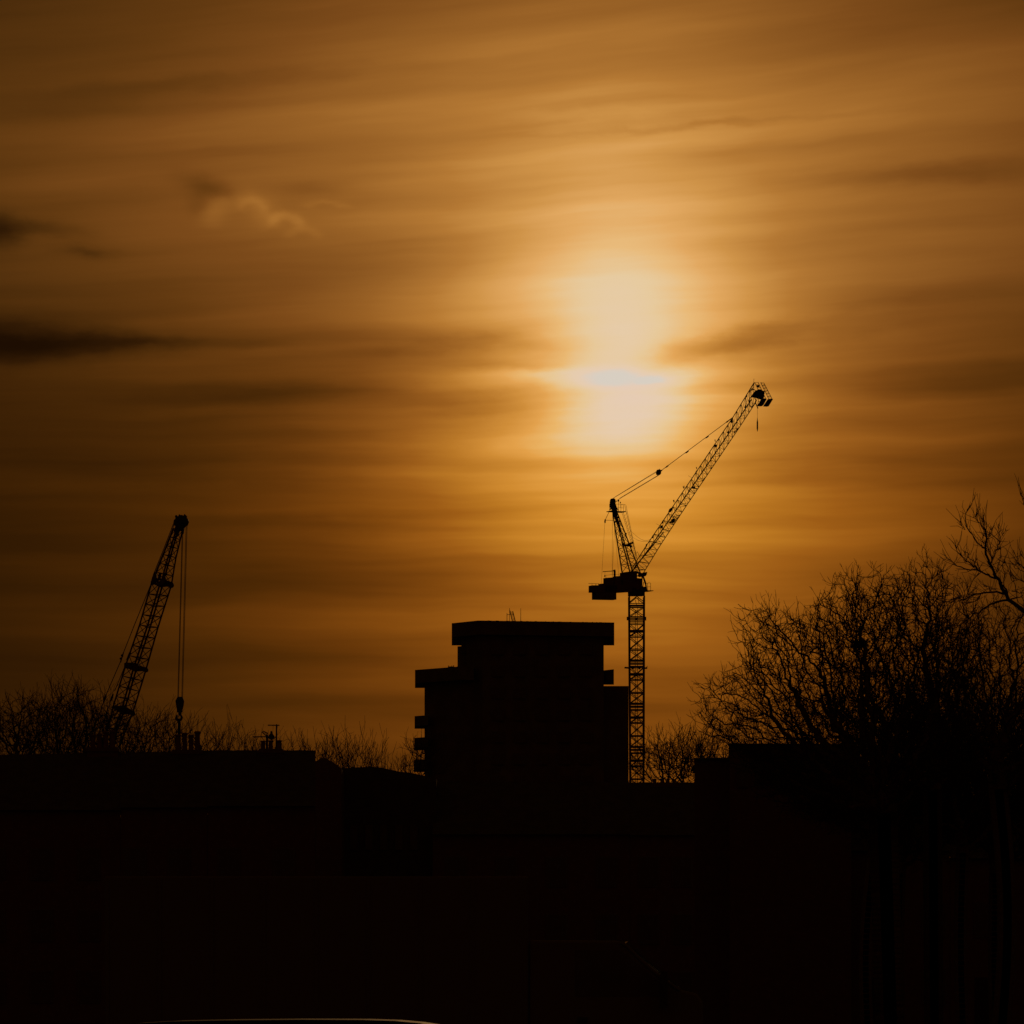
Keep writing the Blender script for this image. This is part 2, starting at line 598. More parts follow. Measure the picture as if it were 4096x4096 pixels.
def cprism(m, fn, poly, l0, l1, er=False):
    if er:   # the two side faces show apart by this much; keep the joint outline as wide as drawn
        k = (l1 - l0) / 2 * math.sin(PSI) * F / DC * 3.22 * .95
        cx = (min(p[0] for p in poly) + max(p[0] for p in poly)) / 2
        poly = [(x + k if x < cx else x - k, y) for x, y in poly]
    fr = np.array([fn(x, y, (l0 + l1) / 2) for x, y in poly])
    return m.prism(fr + LAT * (l0 - l1) / 2, fr - LAT * (l0 - l1) / 2)


cb = np.array([p0[0], p0[1], 0.0])
crane = empty('tower_crane', cb, 'tall luffing tower crane with its lattice jib raised to the right beside the tower block', 'tower crane')
# mast
mast = MB()
YD0, YD1 = DC - .98, DC + .98
s_ = F / DC


def mp(px, py, back):
    q = P(px, py, DC)
    q[1] = YD1 if back else YD0
    return q


def mx(y):          # outer leg centres, a hair narrower towards the ground
    t = (y - 2385) / 745
    return 2516.2 + 5 * t, 2576.0 - 2.0 * t


ROWS = [2390, 2420, 2416, 2426]
for back in (0, 1):
    for side in (0, 1):
        prev = None
        for y in (2386, 2480, 2700, 2900, 3130, 3950 + 1.75 * s_):
            q = mp(mx(y)[side], y, back)
            if prev is not None:
                wq = .10
                mast.prism(np.array([prev + np.array(o) for o in ((-wq, -wq, 0), (wq, -wq, 0), (wq, wq, 0), (-wq, wq, 0))]),
                           np.array([q + np.array(o) for o in ((-wq, -wq, 0), (wq, -wq, 0), (wq, wq, 0), (-wq, wq, 0))]))
            prev = q

bars = [(2417, .05), (2427, .08)]
diag = []
y = 2474.0
cell = 172.6
for k in range(-1, 8):
    b0 = 2479 + k * cell
    if k >= 0:
        bars += [(b0 - 9, .075), (b0 + 3, .07), (b0 + 16, .06), (b0 + 46, .095), (b0 + 68, .06), (b0 + 120, .065)]
        diag += [(b0 + 18, b0 + 44, 'V'), (b0 + 48, b0 + 68, 'A'), (b0 + 70, b0 + 119, 'X'), (b0 + 121, b0 + 163, 'X')]
diag += [(2388, 2412, 'A'), (2429, 2467, 'X')]
for back in (0, 1):
    for y, r in bars:
        x0, x1 = mx(y)
        mast.seg(mp(x0, y, back), mp(x1, y, back), r)
    for y0, y1, kind in diag:
        xa, xb = mx((y0 + y1) / 2)
        xc = (xa + xb) / 2
        if kind == 'X':
            mast.seg(mp(xa, y0, back), mp(xb, y1, back), .045).seg(mp(xb, y0, back), mp(xa, y1, back), .045)
        elif kind == 'V':
            mast.seg(mp(xa, y0, back), mp(xc, y1, back), .045).seg(mp(xb, y0, back), mp(xc, y1, back), .045)
        else:
            mast.seg(mp(xa, y1, back), mp(xc, y0, back), .05).seg(mp(xb, y1, back), mp(xc, y0, back), .05)
for side in (0, 1):
    for y, r in bars:
        mast.seg(mp(mx(y)[side], y, 0), mp(mx(y)[side], y, 1), r * .8)
    for y0, y1, kind in diag:
        mast.seg(mp(mx(y0)[side], y0, 0), mp(mx(y1)[side], y1, 1), .045)
mast_o = mast.build('mast', M['crane_paint'], crane, cb, sides=4)
lad = MB()
yb = 3950 + 1.75 * s_
for k, (dx_, dd) in enumerate(((-5, 0), (4, 0))):
    lad.seg(P(AX + dx_, 2440, DC - .2), P(AX + dx_, yb, DC - .2), .03)
yy = 2440
while yy < 3300:
    lad.seg(P(AX - 5, yy, DC - .2), P(AX + 4, yy, DC - .2), .018)
    yy += 9
for k in range(18):
    yy = 2536 + k * 35
    if yy < 3150:
        ring = [P(AX - .5 + 9 * math.cos(t), yy - 2 + 3 * math.sin(t), DC - .2 + .28 * math.sin(t)) for t in np.linspace(0, 2 * math.pi, 11)]
        lad.path(ring, .018)
lad.seg(P(2541, 2400, DC), P(2552, 2440, DC), .03).seg(P(2552, 2388, DC), P(2556, 2415, DC), .03)
lad.build('ladder', M['steel'], mast_o, cb, sides=4)
for sx in (2511, 2581):
    for dd in (YD0, YD1):
        colr = MB().pxprism([(sx - 4, 2467), (sx + 4, 2467), (sx + 4, 2482), (sx - 4, 2480)], dd - .1, dd + .1)
        colr.build('splice_collar', M['steel'], mast_o, cb)
mpf = MB()
for x0, x1 in ((2499, 2524), (2570, 2590)):
    mpf.pxprism([(x0, 2667 if x0 < 2550 else 2669.5), (x1, 2669), (x1, 2671), (x0, 2669 if x0 < 2550 else 2671.5)], DC - .9, DC + .9)
mpf.pxprism([(2520, 2665), (2575, 2665), (2575, 2667), (2520, 2667)], DC - .8, DC + .8)
for (x, y) in ((2532, 2670), (2558, 2670)):
    mpf.pxprism([(x - 6, y - 4), (x + 6, y - 4), (x + 5, y + 3), (x, y + 7), (x - 5, y + 3)], DC - .3, DC + .3)
mpf.seg(P(2583, 2672, DC), P(2590, 2664, DC), .03)
mpf.build('mast_platform', M['steel'], mast_o, cb)

# slewing deck
dk = MB()
cprism(dk, A1, [(338, 1424), (700, 1424), (700, 1513), (338, 1513)], -.45, .45, True)
cprism(dk, A1, [(462, 1402), (560, 1398), (560, 1430), (462, 1430)], -.3, .3, True)
cprism(dk, A1, [(500, 1422), (900, 1422), (900, 1506), (760, 1515), (500, 1521)], -.45, .45, True)
deck = dk.build('machinery_deck', M['crane_paint'], crane, cb)
m = MB()
cprism(m, A1, [(380, 1511), (692, 1511), (692, 1609), (380, 1604)], -.42, .42, True)
m.build('counterweight', M['concrete_dark'], crane, cb)
m = MB()
cprism(m, A1, [(527, 1327), (655, 1321), (655, 1423), (527, 1423)], -.35, .35, True)
cprism(m, A1, [(650, 1306), (742, 1304), (760, 1460), (620, 1460)], -.35, .35, True)
cprism(m, A1, [(740, 1259), (960, 1256), (960, 1480), (740, 1480)], -.4, .4, True)
cprism(m, A1, [(870, 1242), (955, 1238), (955, 1300), (870, 1300)], -.3, .3, True)
cprism(m, A1, [(900, 1330), (1022, 1338), (1030, 1480), (900, 1480)], -.5, .5, True)
m.build('winch_house', M['crane_paint'], crane, cb)
m = MB()
cprism(m, A1, [(843, 1460), (1060, 1460), (1058, 1560), (845, 1560)], -.4, .4, True)
cprism(m, A1, [(1000, 1440), (1060, 1440), (1085, 1490), (1060, 1508), (1000, 1508)], -.2, .2)
m.disc(P(AX, 2376, DC), (0, 0.001, 1), .9, .3)
m.build('slewing_ring', M['steel'], crane, cb)
m = MB()
for l in (-.7, .7):
    m.seg(A1(1000, 1275, l), A1(1040, 1290, l), .09).seg(A1(1036, 1300, l), A1(1070, 1400, l), .11).seg(A1(1070, 1400, l), A1(1085, 1495, l), .09)
    m.seg(A1(950, 1300, l), A1(1030, 1300, l), .07).seg(A1(960, 1250, l), A1(1010, 1270, l), .09)
    m.seg(A1(1025, 1300, l), A1(1020, 1480, l), .07).seg(A1(1045, 1380, l), A1(1025, 1490, l), .04)
m.seg(A1(1040, 1280, -.7), A1(1040, 1280, .7), .12)
cprism(m, A1, [(1015, 1265), (1050, 1255), (1045, 1285), (1030, 1310), (1012, 1300)], -.75, .75)
m.build('jib_pivot_bracket', M['crane_paint'], crane, cb)
m = MB()
cprism(m, A1, [(1058, 1490), (1140, 1492), (1135, 1500), (1062, 1504)], -.6, .6)
plat = m.build('side_platform', M['steel'], crane, cb)
m = MB()
for l in (-.45, .45):
    m = MB()
    m.path([A1(1095, 1495, l), A1(1095, 1395, l), A1(1104, 1390, l), A1(1130, 1390, l), A1(1135, 1396, l), A1(1135, 1495, l)], .022)
    m.seg(A1(1090, 1440, l), A1(1135, 1440, l), .018).seg(A1(1070, 1394, l), A1(1100, 1394, l), .018)
    m.build('railing', M['steel'], plat, cb, sides=4)
for l in (-.5, .5):
    m = MB()
    m.seg(A1(335, 1396, l), A1(470, 1401, l), .022)
    for x in (380, 430, 465):
        m.seg(A1(x, 1396 + (x - 335) * .035, l), A1(x, 1425, l), .03 if x == 430 else .018)
    m.build('railing', M['steel'], deck, cb, sides=4)
for l in (-.4, .4):
    m = MB()
    m.path([A1(560, 1328, l), A1(560, 1292, l), A1(640, 1282, l), A1(725, 1278, l), A1(729, 1308, l)], .016)
    m.seg(A1(640, 1282, l), A1(640, 1325, l), .016).seg(A1(662, 1325, l), A1(662, 1290, l), .016)
    m.build('railing', M['steel'], deck, cb, sides=4)
m = MB()
cprism(m, A1, [(655, 1236), (661, 1220), (675, 1217), (680, 1240), (680, 1320), (664, 1320), (664, 1240)], -.1, .1)
cprism(m, A1, [(520, 1241), (660, 1231), (664, 1240), (522, 1249)], -.08, .08)
m.seg(A1(548, 1246), A1(546, 1285), .012)
cprism(m, A1, [(543, 1285), (549, 1285), (551, 1300), (546, 1317), (540, 1308)], -.04, .04)
m.build('service_davit', M['crane_paint'], deck, cb)

# A-frame
m = MB()
TL = A1(662, 545, 0)
rear = [(A1(768, 1258, .55), A1(655, 545, .18)), (A1(868, 1250, -.75), A1(690, 545, -.2))]
front = [(A1(900, 1240, .75), A1(690, 500, .15)), (A1(1008, 1275, -.75), A1(712, 500, -.15))]
for a_, b_ in rear:
    m.seg(a_, b_, .085, .075)
for a_, b_ in front:
    m.seg(a_, b_, .085, .075)
rb = [(rear[0][0], rear[0][1]), (rear[1][0], rear[1][1])]
lattice(m, rear[0], rear[1], 7, .035, cross=False)
lattice(m, rear[0], front[0], 7, .03, cross=False, flip=True)
lattice(m, rear[1], front[1], 8, .035, cross=False)
lattice(m, front[0], front[1], 8, .03, cross=False, flip=True)
m.seg(A1(680, 545, -.1), A1(735, 690, -.2), .15).seg(A1(735, 690, -.2), A1(740, 735, -.2), .12)
m.seg(A1(668, 605, .2), A1(740, 595, -.2), .1).seg(A1(690, 545), A1(720, 550), .1)
m.seg(A1(775, 905, .2), A1(880, 910, -.4), .13).seg(A1(850, 890, -.4), A1(905, 872, -.4), .12).seg(A1(860, 900, -.4), A1(885, 925, -.4), .15)
cprism(m, A1, [(808, 745), (822, 748), (820, 770), (806, 765)], -.4, -.2)
cprism(m, A1, [(768, 880), (785, 880), (785, 905), (766, 905)], 0.1, .3)
af = m.build('a_frame', M['crane_paint'], crane, cb)
m = MB()
cprism(m, A1, [(620, 325), (632, 307), (655, 303), (670, 312), (676, 350), (675, 375), (690, 410), (697, 450), (708, 500), (692, 545), (652, 543), (648, 480), (640, 440), (612, 450), (622, 425), (614, 400), (616, 350)], -.15, .15)
m.disc(A1(648, 330), np.append(n2v, 0), .26, .4)
m.seg(A1(690, 415), A1(722, 455), .05).seg(A1(670, 355), A1(702, 340), .035)
m.build('head_sheave', M['steel'], af, cb)
m = MB()
cprism(m, A1, [(595, 463), (640, 465), (720, 472), (793, 473), (792, 482), (715, 480), (640, 474), (596, 472)], -.55, .55)
m.build('service_platform', M['steel'], af, cb)
m = MB()
for l in (-.5, .5):
    m.path([A1(605, 468, l), A1(605, 375, l), A1(612, 367, l), A1(632, 367, l)], .02)
    m.seg(A1(605, 418, l), A1(620, 418, l), .016)
    m.path([A1(690, 475, l), A1(690, 378, l), A1(684, 372, l)], .016)
    m.path([A1(752, 475, l), A1(754, 385, l), A1(768, 376, l), A1(784, 385, l), A1(788, 475, l)], .018)
    m.seg(A1(690, 374, l), A1(812, 380, l), .015).seg(A1(690, 421, l), A1(790, 424, l), .015)
m.seg(A1(720, 475), A1(720, 325), .02).seg(A1(745, 420), A1(745, 350), .015)
cprism(m, A1, [(715, 318), (726, 318), (726, 342), (715, 342)], -.08, .08)
cprism(m, A1, [(742, 346), (749, 346), (749, 364), (742, 364)], -.06, .06)
m.build('railing', M['steel'], af, cb, sides=4)
m = MB()
for (x0, y0, x1, y1) in ((765, 480, 950, 1090), (783, 480, 965, 1090), (800, 380, 945, 1040), (818, 390, 958, 1080)):
    m.seg(A1(x0, y0, -.3), A1(x1, y1, -.3), .018)
for k in range(26):
    t = k / 26
    m.seg(A1(765 + 185 * t, 480 + 610 * t, -.3), A1(783 + 182 * t, 480 + 610 * t, -.3), .014)
for k in range(14):
    t = k / 14
    m.seg(A1(783 + 182 * t, 490 + 600 * t, -.3), A1(822 + 145 * t, 440 + 620 * t, -.3), .012)
m.path([A1(950, 1040, -.3), A1(942, 1020, -.3), A1(965, 988, -.3), A1(1000, 1060, -.3)], .02).seg(A1(955, 1070, -.3), A1(985, 1020, -.3), .016)
m.build('ladder', M['steel'], af, cb, sides=4)
m = MB()
m.seg(A1(600, 475), A1(552, 575), .03).seg(A1(558, 582), A1(655, 585), .022)
cprism(m, A1, [(545, 572), (556, 570), (553, 615), (546, 622), (541, 600)], -.06, .06)
m.build('rope_guide', M['steel'], af, cb, sides=4)

# jib
TOP = [(A1(888, 1212, 0)), C(2585, 2183, 0), C(2750, 1940, 0), C(2932, 1669, 0), C(3016, 1531, 0)]
MID = [(A1(905, 1235, .8)), C(2610, 2176, .8), C(2750, 1974.5, .8), C(2945, 1690, .8), C(3006, 1598, .8)]
RGT = [C(2573, 2293, -.8), C(2641, 2181, -.8), C(2750, 2016, -.8), C(2948, 1724, -.8), C(3020, 1614, -.8)]


def resample(pts, n):
    pts = np.array(pts)
    L = np.r_[0, np.cumsum(np.linalg.norm(np.diff(pts, axis=0), axis=1))]
    t = np.linspace(0, L[-1], n)
    return np.stack([np.interp(t, L, pts[:, k]) for k in range(3)], axis=1)


NB = 27
tp, md, rt = (resample(q, NB + 1) for q in (TOP, MID, RGT))
half = lambda q: (q[:-1] + q[1:]) / 2
m = MB()
m.path(tp, .055).path(md, .07).path(rt, .05)
for i in range(NB):
    bm_, br_ = (md[i] + md[i + 1]) / 2, (rt[i] + rt[i + 1]) / 2
    for chord, mid_ in ((md, bm_), (rt, br_)):
        m.seg(tp[i], mid_, .028).seg(mid_, tp[i + 1], .028)
    m.seg(bm_, br_, .026)
    if i % 2:
        m.seg(bm_, rt[i], .022).seg(md[i + 1], br_, .022)
    else:
        m.seg(br_, md[i], .022).seg(rt[i + 1], bm_, .022)
jib = m.build('jib', M['crane_paint'], crane, cb, sides=4)
# walkway along the underside of the jib
m = MB()
wk = resample([A1(920, 1200, .45), A1(1090, 1000, .45), A1(1300, 740, .45)], 30)
m.path(wk, .06)
for q in wk:
    m.seg(q, q + np.array([0, 0, .16]), .02)
m.build('walkway', M['steel'], jib, cb, sides=4)
# small platforms, floodlights and stays along the jib
m = MB()
cprism(m, A1, [(1385, 608), (1428, 614), (1436, 604), (1392, 596)], -.35, .35)
cprism(m, A1, [(1408, 580), (1430, 560), (1446, 582), (1428, 602), (1408, 600)], -.2, .2)
for l in (-.5, .5):
    m.path([A1(1388, 615, l), A1(1450, 510, l), A1(1505, 520, l), A1(1432, 622, l), A1(1388, 615, l)], .03)
    m.seg(A1(1410, 570, l), A1(1465, 575, l), .025).seg(A1(1390, 612, l), A1(1478, 520, l), .02).seg(A1(1430, 545, l), A1(1450, 600, l), .02)
m.build('winch', M['steel'], jib, cb)
m = MB()
cprism(m, A2, [(525, 1612), (612, 1622), (612, 1632), (526, 1620)], -.12, .12)
cprism(m, A2, [(545, 1600), (560, 1596), (570, 1608), (562, 1622), (546, 1618)], -.3, .3)
m.build('work_platform', M['steel'], jib, cb)
lamps = [(A1, [(1370, 470), (1382, 438), (1405, 420), (1420, 424), (1405, 455), (1385, 482), (1372, 484)]),
         (A2, [(1044, 748), (1056, 738), (1064, 756), (1060, 778), (1048, 778), (1042, 764)]),
         (A2, [(838, 1062), (848, 1054), (856, 1072), (852, 1090), (842, 1092), (834, 1076)]),
         (A1, [(1266, 652), (1280, 648), (1288, 664), (1284, 684), (1272, 682), (1264, 668)])]
for fn, poly in lamps:
    m = MB()
    cprism(m, fn, poly, -.15, .15)
    m.build('floodlight', M['steel'], jib, cb, bevel=.02)
m = MB()
for fn, x, y in ((A2, 310, 1800), (A2, 435, 1622), (A2, 605, 1372), (A2, 843, 1018), (A1, 1440, 345), (A1, 1570, 165)):
    q = fn(x, y)
    up_ = fn(x - 11, y - 22) - q
    m.seg(q, q + up_ * 1.1, .05, .03).seg(q + up_ * .3, q + up_ * 1.25 + np.array([.12, 0, 0]), .02)
for fn, x, y in ((A1, 1080, 910), (A1, 1162, 800), (A1, 1290, 610), (A2, 1243, 435)):
    q = fn(x, y)
    m.seg(q - np.array([0.02, 0, .1]), q + np.array([.03, 0, .16]), .08)
for x, y in ((1118, 872), (1082, 908), (686, 1520), (996, 905), (1220, 578), (592, 1415)):
    q = A2(x, y, -.7)
    m.seg(q, q + (tp[10] - tp[9]) * .25, .08)
m.seg(A2(492, 1458), A2(545, 1487), .015).seg(A1(1208, 628), A1(1262, 655), .015)
m.build('cable_bracket', M['steel'], jib, cb, sides=4)
# signal lines hanging between A-frame and jib
m = MB()
m.path([A1(865, 700, -.3), A1(905, 745, -.2), A1(960, 793, 0), A1(1010, 828), A1(1060, 845), A1(1100, 842), A1(1140, 825)], .014)
m.path([A1(880, 775, -.3), A1(920, 812, -.2), A1(970, 840, 0), A1(1020, 854), A1(1070, 858), A1(1120, 855)], .014)
m.build('signal_cable', M['rope'], crane, cb, sides=4)
# jib head
m = MB()
cprism(m, A2, [(1320, 432), (1345, 395), (1372, 362), (1400, 348), (1425, 362), (1445, 378), (1458, 395), (1450, 425), (1452, 452), (1425, 468), (1385, 455), (1350, 445), (1322, 448)], -.35, .35)
for (x, y, r) in ((1372, 408, .34), (1420, 412, .3), (1432, 448, .22)):
    m.disc(A2(x, y), np.append(n2v, 0), r, .5)
for l in (-.5, .5):
    m.seg(A2(1320, 440, l), A2(1475, 370, l), .05).seg(A2(1400, 350, l), A2(1482, 375, l), .045)
    m.seg(A2(1440, 450, l), A2(1470, 380, l), .05).seg(A2(1365, 365, l), A2(1330, 342, l), .04)
cprism(m, A2, [(1382, 295), (1400, 288), (1408, 305), (1396, 320), (1384, 312)], -.15, .15)
m.seg(A2(1358, 520, 0), A2(1390, 590, 0), .06).seg(A2(1340, 345), A2(1300, 360), .05).seg(A2(1300, 360), A2(1318, 335), .05)
# curved stiffeners
m.path([A2(1290, 450), A2(1270, 490), A2(1280, 540), A2(1305, 580)], .055)
m.path([A2(1345, 450), A2(1365, 490), A2(1345, 540), A2(1305, 578)], .055)
m.build('jib_head', M['steel'], jib, cb)
# tip platforms with railings and ballast boxes
for (la, ra, rb_, bx, l) in ((.9, [(1350, 258), (1430, 430)], [(1392, 256), (1492, 468)], [(1452, 464), (1492, 468), (1436, 563), (1386, 560)], .9),
                             (-.9, [(1426, 258), (1530, 470)], [(1466, 262), (1574, 472)], [(1528, 470), (1574, 472), (1516, 567), (1468, 563)], -.9)):
    m = MB()
    a0, a1 = (A2(x, y, l) for x, y in ra)
    b0, b1 = (A2(x, y, l) for x, y in rb_)
    m.seg(a0, a1, .04).seg(b0, b1, .04)
    m.seg(a0, b0, .018)
    nk = 6
    for k in range(1, nk):
        t = k / nk
        m.seg(a0 + (a1 - a0) * t, b0 + (b1 - b0) * t, .028)
    if l > 0:
        m.path([A2(1350, 258, l), A2(1288, 348, l), A2(1300, 385, l)], .035)
        m.seg(A2(1290, 350, l), A2(1330, 345, l), .03).seg(A2(1336, 262, l), A2(1338, 213, l), .018)
        m.seg(A2(1334, 213, l), A2(1344, 213, l), .018)
        for k in range(4):
            m.seg(A2(1300 + 30 * k, 340 + 55 * k, l), A2(1340 + 26 * k, 320 + 60 * k, l), .025)
        m.seg(A2(1380, 470, l), A2(1360, 520, l), .035).seg(A2(1400, 470, l), A2(1385, 560, l), .03).seg(A2(1432, 470, l), A2(1400, 545, l), .035)
    else:
        for k in range(6):
            t = k / 6
            m.seg(a0 + (a1 - a0) * t, b0 + (b1 - b0) * (t + .16), .016)
        m.seg(A2(1500, 470, l), A2(1460, 545, l), .03).seg(A2(1530, 470, l), A2(1470, 560, l), .03)
    tpf = m.build('tip_platform', M['steel'], jib, cb, sides=4)
    m = MB()
    cprism(m, A2, bx, l - .22, l + .22)
    m.build('ballast_box', M['steel'], tpf, cb)
# luffing ropes and pendant
m = MB()
PU = A2(110, 1418)
m.seg(A2(1068, 708), A2(985, 768), .06).seg(A2(985, 768), PU, .035)
for x, y in ((740, 957), (482, 1150), (222, 1337), (1000, 758)):
    t = (A2(1068, 708) - PU)
    t /= np.linalg.norm(t)
    m.seg(A2(x, y) - t * .1, A2(x, y) + t * .16, .085, .06).seg(A2(x, y) - t * .1, A2(x, y) - t * .3, .085, .04)
m.seg(A2(130, 1400), A2(152, 1390), .08)
m.seg(A2(100, 1392), A1(655, 296), .022).seg(A2(110, 1396, .12), A1(668, 290, .2), .022)
m.seg(A2(105, 1452), A1(735, 300), .022).seg(A2(112, 1454, .12), A1(680, 340, .15), .022)
lr = m.build('luffing_rope', M['rope'], crane, cb, sides=4)
m = MB()
m.disc(PU, np.append(n2v, 0), .27, .22)
cprism(m, A2, [(84, 1405), (98, 1380), (118, 1376), (136, 1390), (136, 1430), (122, 1450), (98, 1452), (84, 1436)], -.14, .14)
m.seg(A2(118, 1380), A2(126, 1372), .04)
m.build('pulley_block', M['steel'], lr, cb)
m = MB()
m.seg(A1(545, 618), A1(500, 1396), .012)
m.seg(A1(643, 545), A1(640, 1310), .014).seg(A1(672, 640, .2), A1(641, 1310, .1), .012).seg(A1(672, 700, .2), A1(726, 1302, .2), .011)
m.build('hoist_rope', M['rope'], crane, cb, sides=4)
m = MB()
m.seg(A2(1383, 585), A2(1385, 730), .016)
q0 = A2(1383, 890)
hp = m.build('hook_rope', M['rope'], crane, cb, sides=4)
m = MB()
zz = lambda y: A2(1382, y)[2] - q0[2]
m.lathe(q0, [(.02, 0), (.06, zz(865)), (.085, zz(850)), (.085, zz(770)), (.05, zz(745)), (.02, zz(715))], 10)
m.build('hook_block', M['steel'], crane, cb)

# ------------------------------------------------------------------ lattice boom crane on the left
DL = 330.0
A5 = lambda x, y, d=0.0: P(380 + x / 3.864, 2000 + y / 3.864, DL + d)
A6 = lambda x, y, d=0.0: P(350 + x / 3.22, 2450 + y / 3.22, DL + d)
lb = P(395, 3950, DL)
lb[2] = 0
lc = empty('crawler_crane', lb, 'lattice boom crane leaning right over the chimneys with a large hook hanging', 'mobile crane')


def boom(nodesL, nodesM, nodesR, nb, r, dz=.78):
    m = MB()
    Lc, Rc = resample(nodesL, nb + 1), resample(nodesR, nb + 1)
    Mf = resample([q - np.array([.03, dz, 0]) for q in nodesM], nb + 1)
    Mb = resample([q + np.array([.03, dz, 0]) for q in nodesM], nb + 1)
    for c_ in (Lc, Rc):
        m.path(c_, r)
    for c_ in (Mf, Mb):
        m.path(c_, r * 1.15)
    for i in range(nb):
        for a_, b_, ph in ((Lc, Mf, 0), (Mf, Rc, 1), (Lc, Mb, 1), (Mb, Rc, 0)):
            m.seg(a_[i], b_[i], r * .5)
            if (i + ph) % 2:
                m.seg(a_[i], b_[i + 1], r * .55)
            else:
                m.seg(b_[i], a_[i + 1], r * .55)
    for i in (0, nb):
        m.seg(Lc[i], Rc[i], r * .7).seg(Mf[i], Mb[i], r * .7)
    return m


bo = boom([A6(170, 1780), A6(285, 1420), A6(330, 1215)], [A6(290, 1760), A6(390, 1430), A6(470, 1222)], [A6(400, 1740), A6(545, 1380), A6(582, 1296)], 4, .065, .7)
for part in (boom([A6(330, 1215), A6(490, 685)], [A6(462, 1240), A6(612, 720)], [A6(582, 1296), A6(752, 738)], 4, .065),
             boom([A6(490, 685), A5(690, 1930), A5(872, 1292)], [A6(612, 720), A5(840, 1930), A5(1022, 1310)], [A6(752, 738), A5(985, 1930), A5(1180, 1318)], 8, .065),
             boom([A5(900, 1250), A5(960, 1090), A5(1215, 440)], [A5(1040, 1290), A5(1090, 1080), A5(1275, 440)], [A5(1182, 1310), A5(1245, 920), A5(1350, 480)], 6, .06, .5)):
    bo.segs += part.segs
boom_o = bo.build('boom', M['boom_paint'], lc, lb, sides=4)
m = MB()
for (a_, b_, c_, d_) in (((492, 660), (490, 705), (610, 745), (750, 738)), ((330, 1215), (345, 1222), (450, 1300), (580, 1296))):
    q = [A6(*a_), A6(a_[0] + 130, a_[1] + 4, .7), A6(*d_), A6(*c_, -.7)]
    q2 = [A6(*b_), A6(b_[0] + 130, b_[1] - 10, .7), A6(d_[0] - 4, d_[1] - 18), A6(c_[0], c_[1] - 30, -.7)]
    for ring in (q, q2):
        for i in range(4):
            m.seg(ring[i], ring[(i + 1) % 4], .1)
    for i in range(4):
        m.seg(q[i], q2[(i + 1) % 4], .06)
        m.seg(q[i], q2[i], .12)
    m.seg(q[0], q[2], .06).seg(q[1], q[3], .07)
    m.disc(A6(*d_), (0, 1, 0), .2, .35)
m.pxprism([(350 + x / 3.22, 2450 + y / 3.22) for x, y in ((600, 690), (650, 660), (665, 690), (640, 740), (600, 755))], DL - .9, DL - .5)
m.build('boom_joint', M['boom_paint'], boom_o, lb)
m = MB()
m.pxprism([(380 + x / 3.864, 2000 + y / 3.864) for x, y in ((860, 1280), (880, 1200), (900, 1150), (925, 1110), (945, 1140), (950, 1220), (925, 1285), (880, 1300))], DL - .4, DL + .4)
m.pxprism([(380 + x / 3.864, 2000 + y / 3.864) for x, y in ((1010, 1290), (1040, 1180), (1060, 1150), (1085, 1170), (1095, 1240), (1070, 1280), (1020, 1330))], DL - .9, DL - .5)
q = [A5(880, 1270), A5(1000, 1220, .7), A5(1180, 1310), A5(1015, 1330, -.7)]
for i in range(4):
    m.seg(q[i], q[(i + 1) % 4], .11)
m.seg(A5(1090, 1250, -.6), A5(1180, 1290), .09).seg(A5(1015, 1310, -.6), A5(1180, 1325), .12).seg(A5(1010, 1130), A5(990, 1220), .12)
m.seg(A5(950, 1210), A5(1010, 1330, -.5), .06).seg(A5(1080, 1230), A5(960, 1280), .06)
m.disc(A5(1172, 1312), (0, 1, 0), .24, .4)
m.build('boom_joint', M['boom_paint'], boom_o, lb)
m = MB()
m.pxprism([(380 + x / 3.864, 2000 + y / 3.864) for x, y in ((1240, 250), (1285, 250), (1300, 217), (1330, 238), (1370, 240), (1380, 213), (1413, 240), (1400, 275), (1432, 290), (1438, 330), (1425, 375), (1390, 392),
                                                              (1372, 420), (1362, 500), (1340, 520), (1325, 455), (1300, 470), (1270, 540), (1245, 540), (1240, 480), (1222, 470), (1250, 370), (1222, 385), (1207, 370), (1218, 310), (1240, 290))], DL - .4, DL + .4)
m.disc(A5(1395, 325), (0, 1, 0), .26, 1.0)
m.disc(A5(1340, 300), (0, 1, 0), .3, .95)
m.disc(A5(1262, 262), (0, 1, 0), .1, .9)
m.seg(A5(1380, 405), A5(1402, 405), .06)
m.build('boom_head', M['steel'], lc, lb)
m = MB()
for d_ in (-.45, .45):
    s_x = 10 if d_ > 0 else -6
    m.path([A5(1215 + s_x, 375, d_), A5(1075 + s_x, 740, d_), A5(905 + s_x, 1160, d_)], .03)
for pts in ([A5(870, 1290, -.5), A5(610, 1930, -.5), A6(462, 520, -.5)], [A6(430, 620, -.5), A6(240, 1060, -.5)]):
    m.path(pts, .032)
m.seg(A6(462, 520, -.5), A6(425, 640, -.5), .05)
for (x, y) in ((446, 555), (430, 595)):
    m.disc(A6(x, y, -.5), (0, 1, 0), .1, .12, 10)
m.path([A6(560, 480, .5), A6(530, 560, .5), A6(515, 610, .5), A6(350, 1010, .5)], .03)
m.seg(A6(548, 520, .5), A6(512, 610, .5), .09)
for (xa, ya, xb, yb_, d_) in ((240, 1060, 205, 1160, -.5), (330, 1050, 300, 1140, .5)):
    m.seg(A6(xa, ya, d_), A6((xa + xb) / 2, (ya + yb_) / 2, d_), .05, .1).seg(A6((xa + xb) / 2, (ya + yb_) / 2, d_), A6(xb, yb_, d_), .1, .05)
    m.seg(A6(xb, yb_, d_), A6(xb - 230, yb_ + 640, d_), .03)
m.build('pendant_line', M['rope'], lc, lb, sides=4)
m = MB()
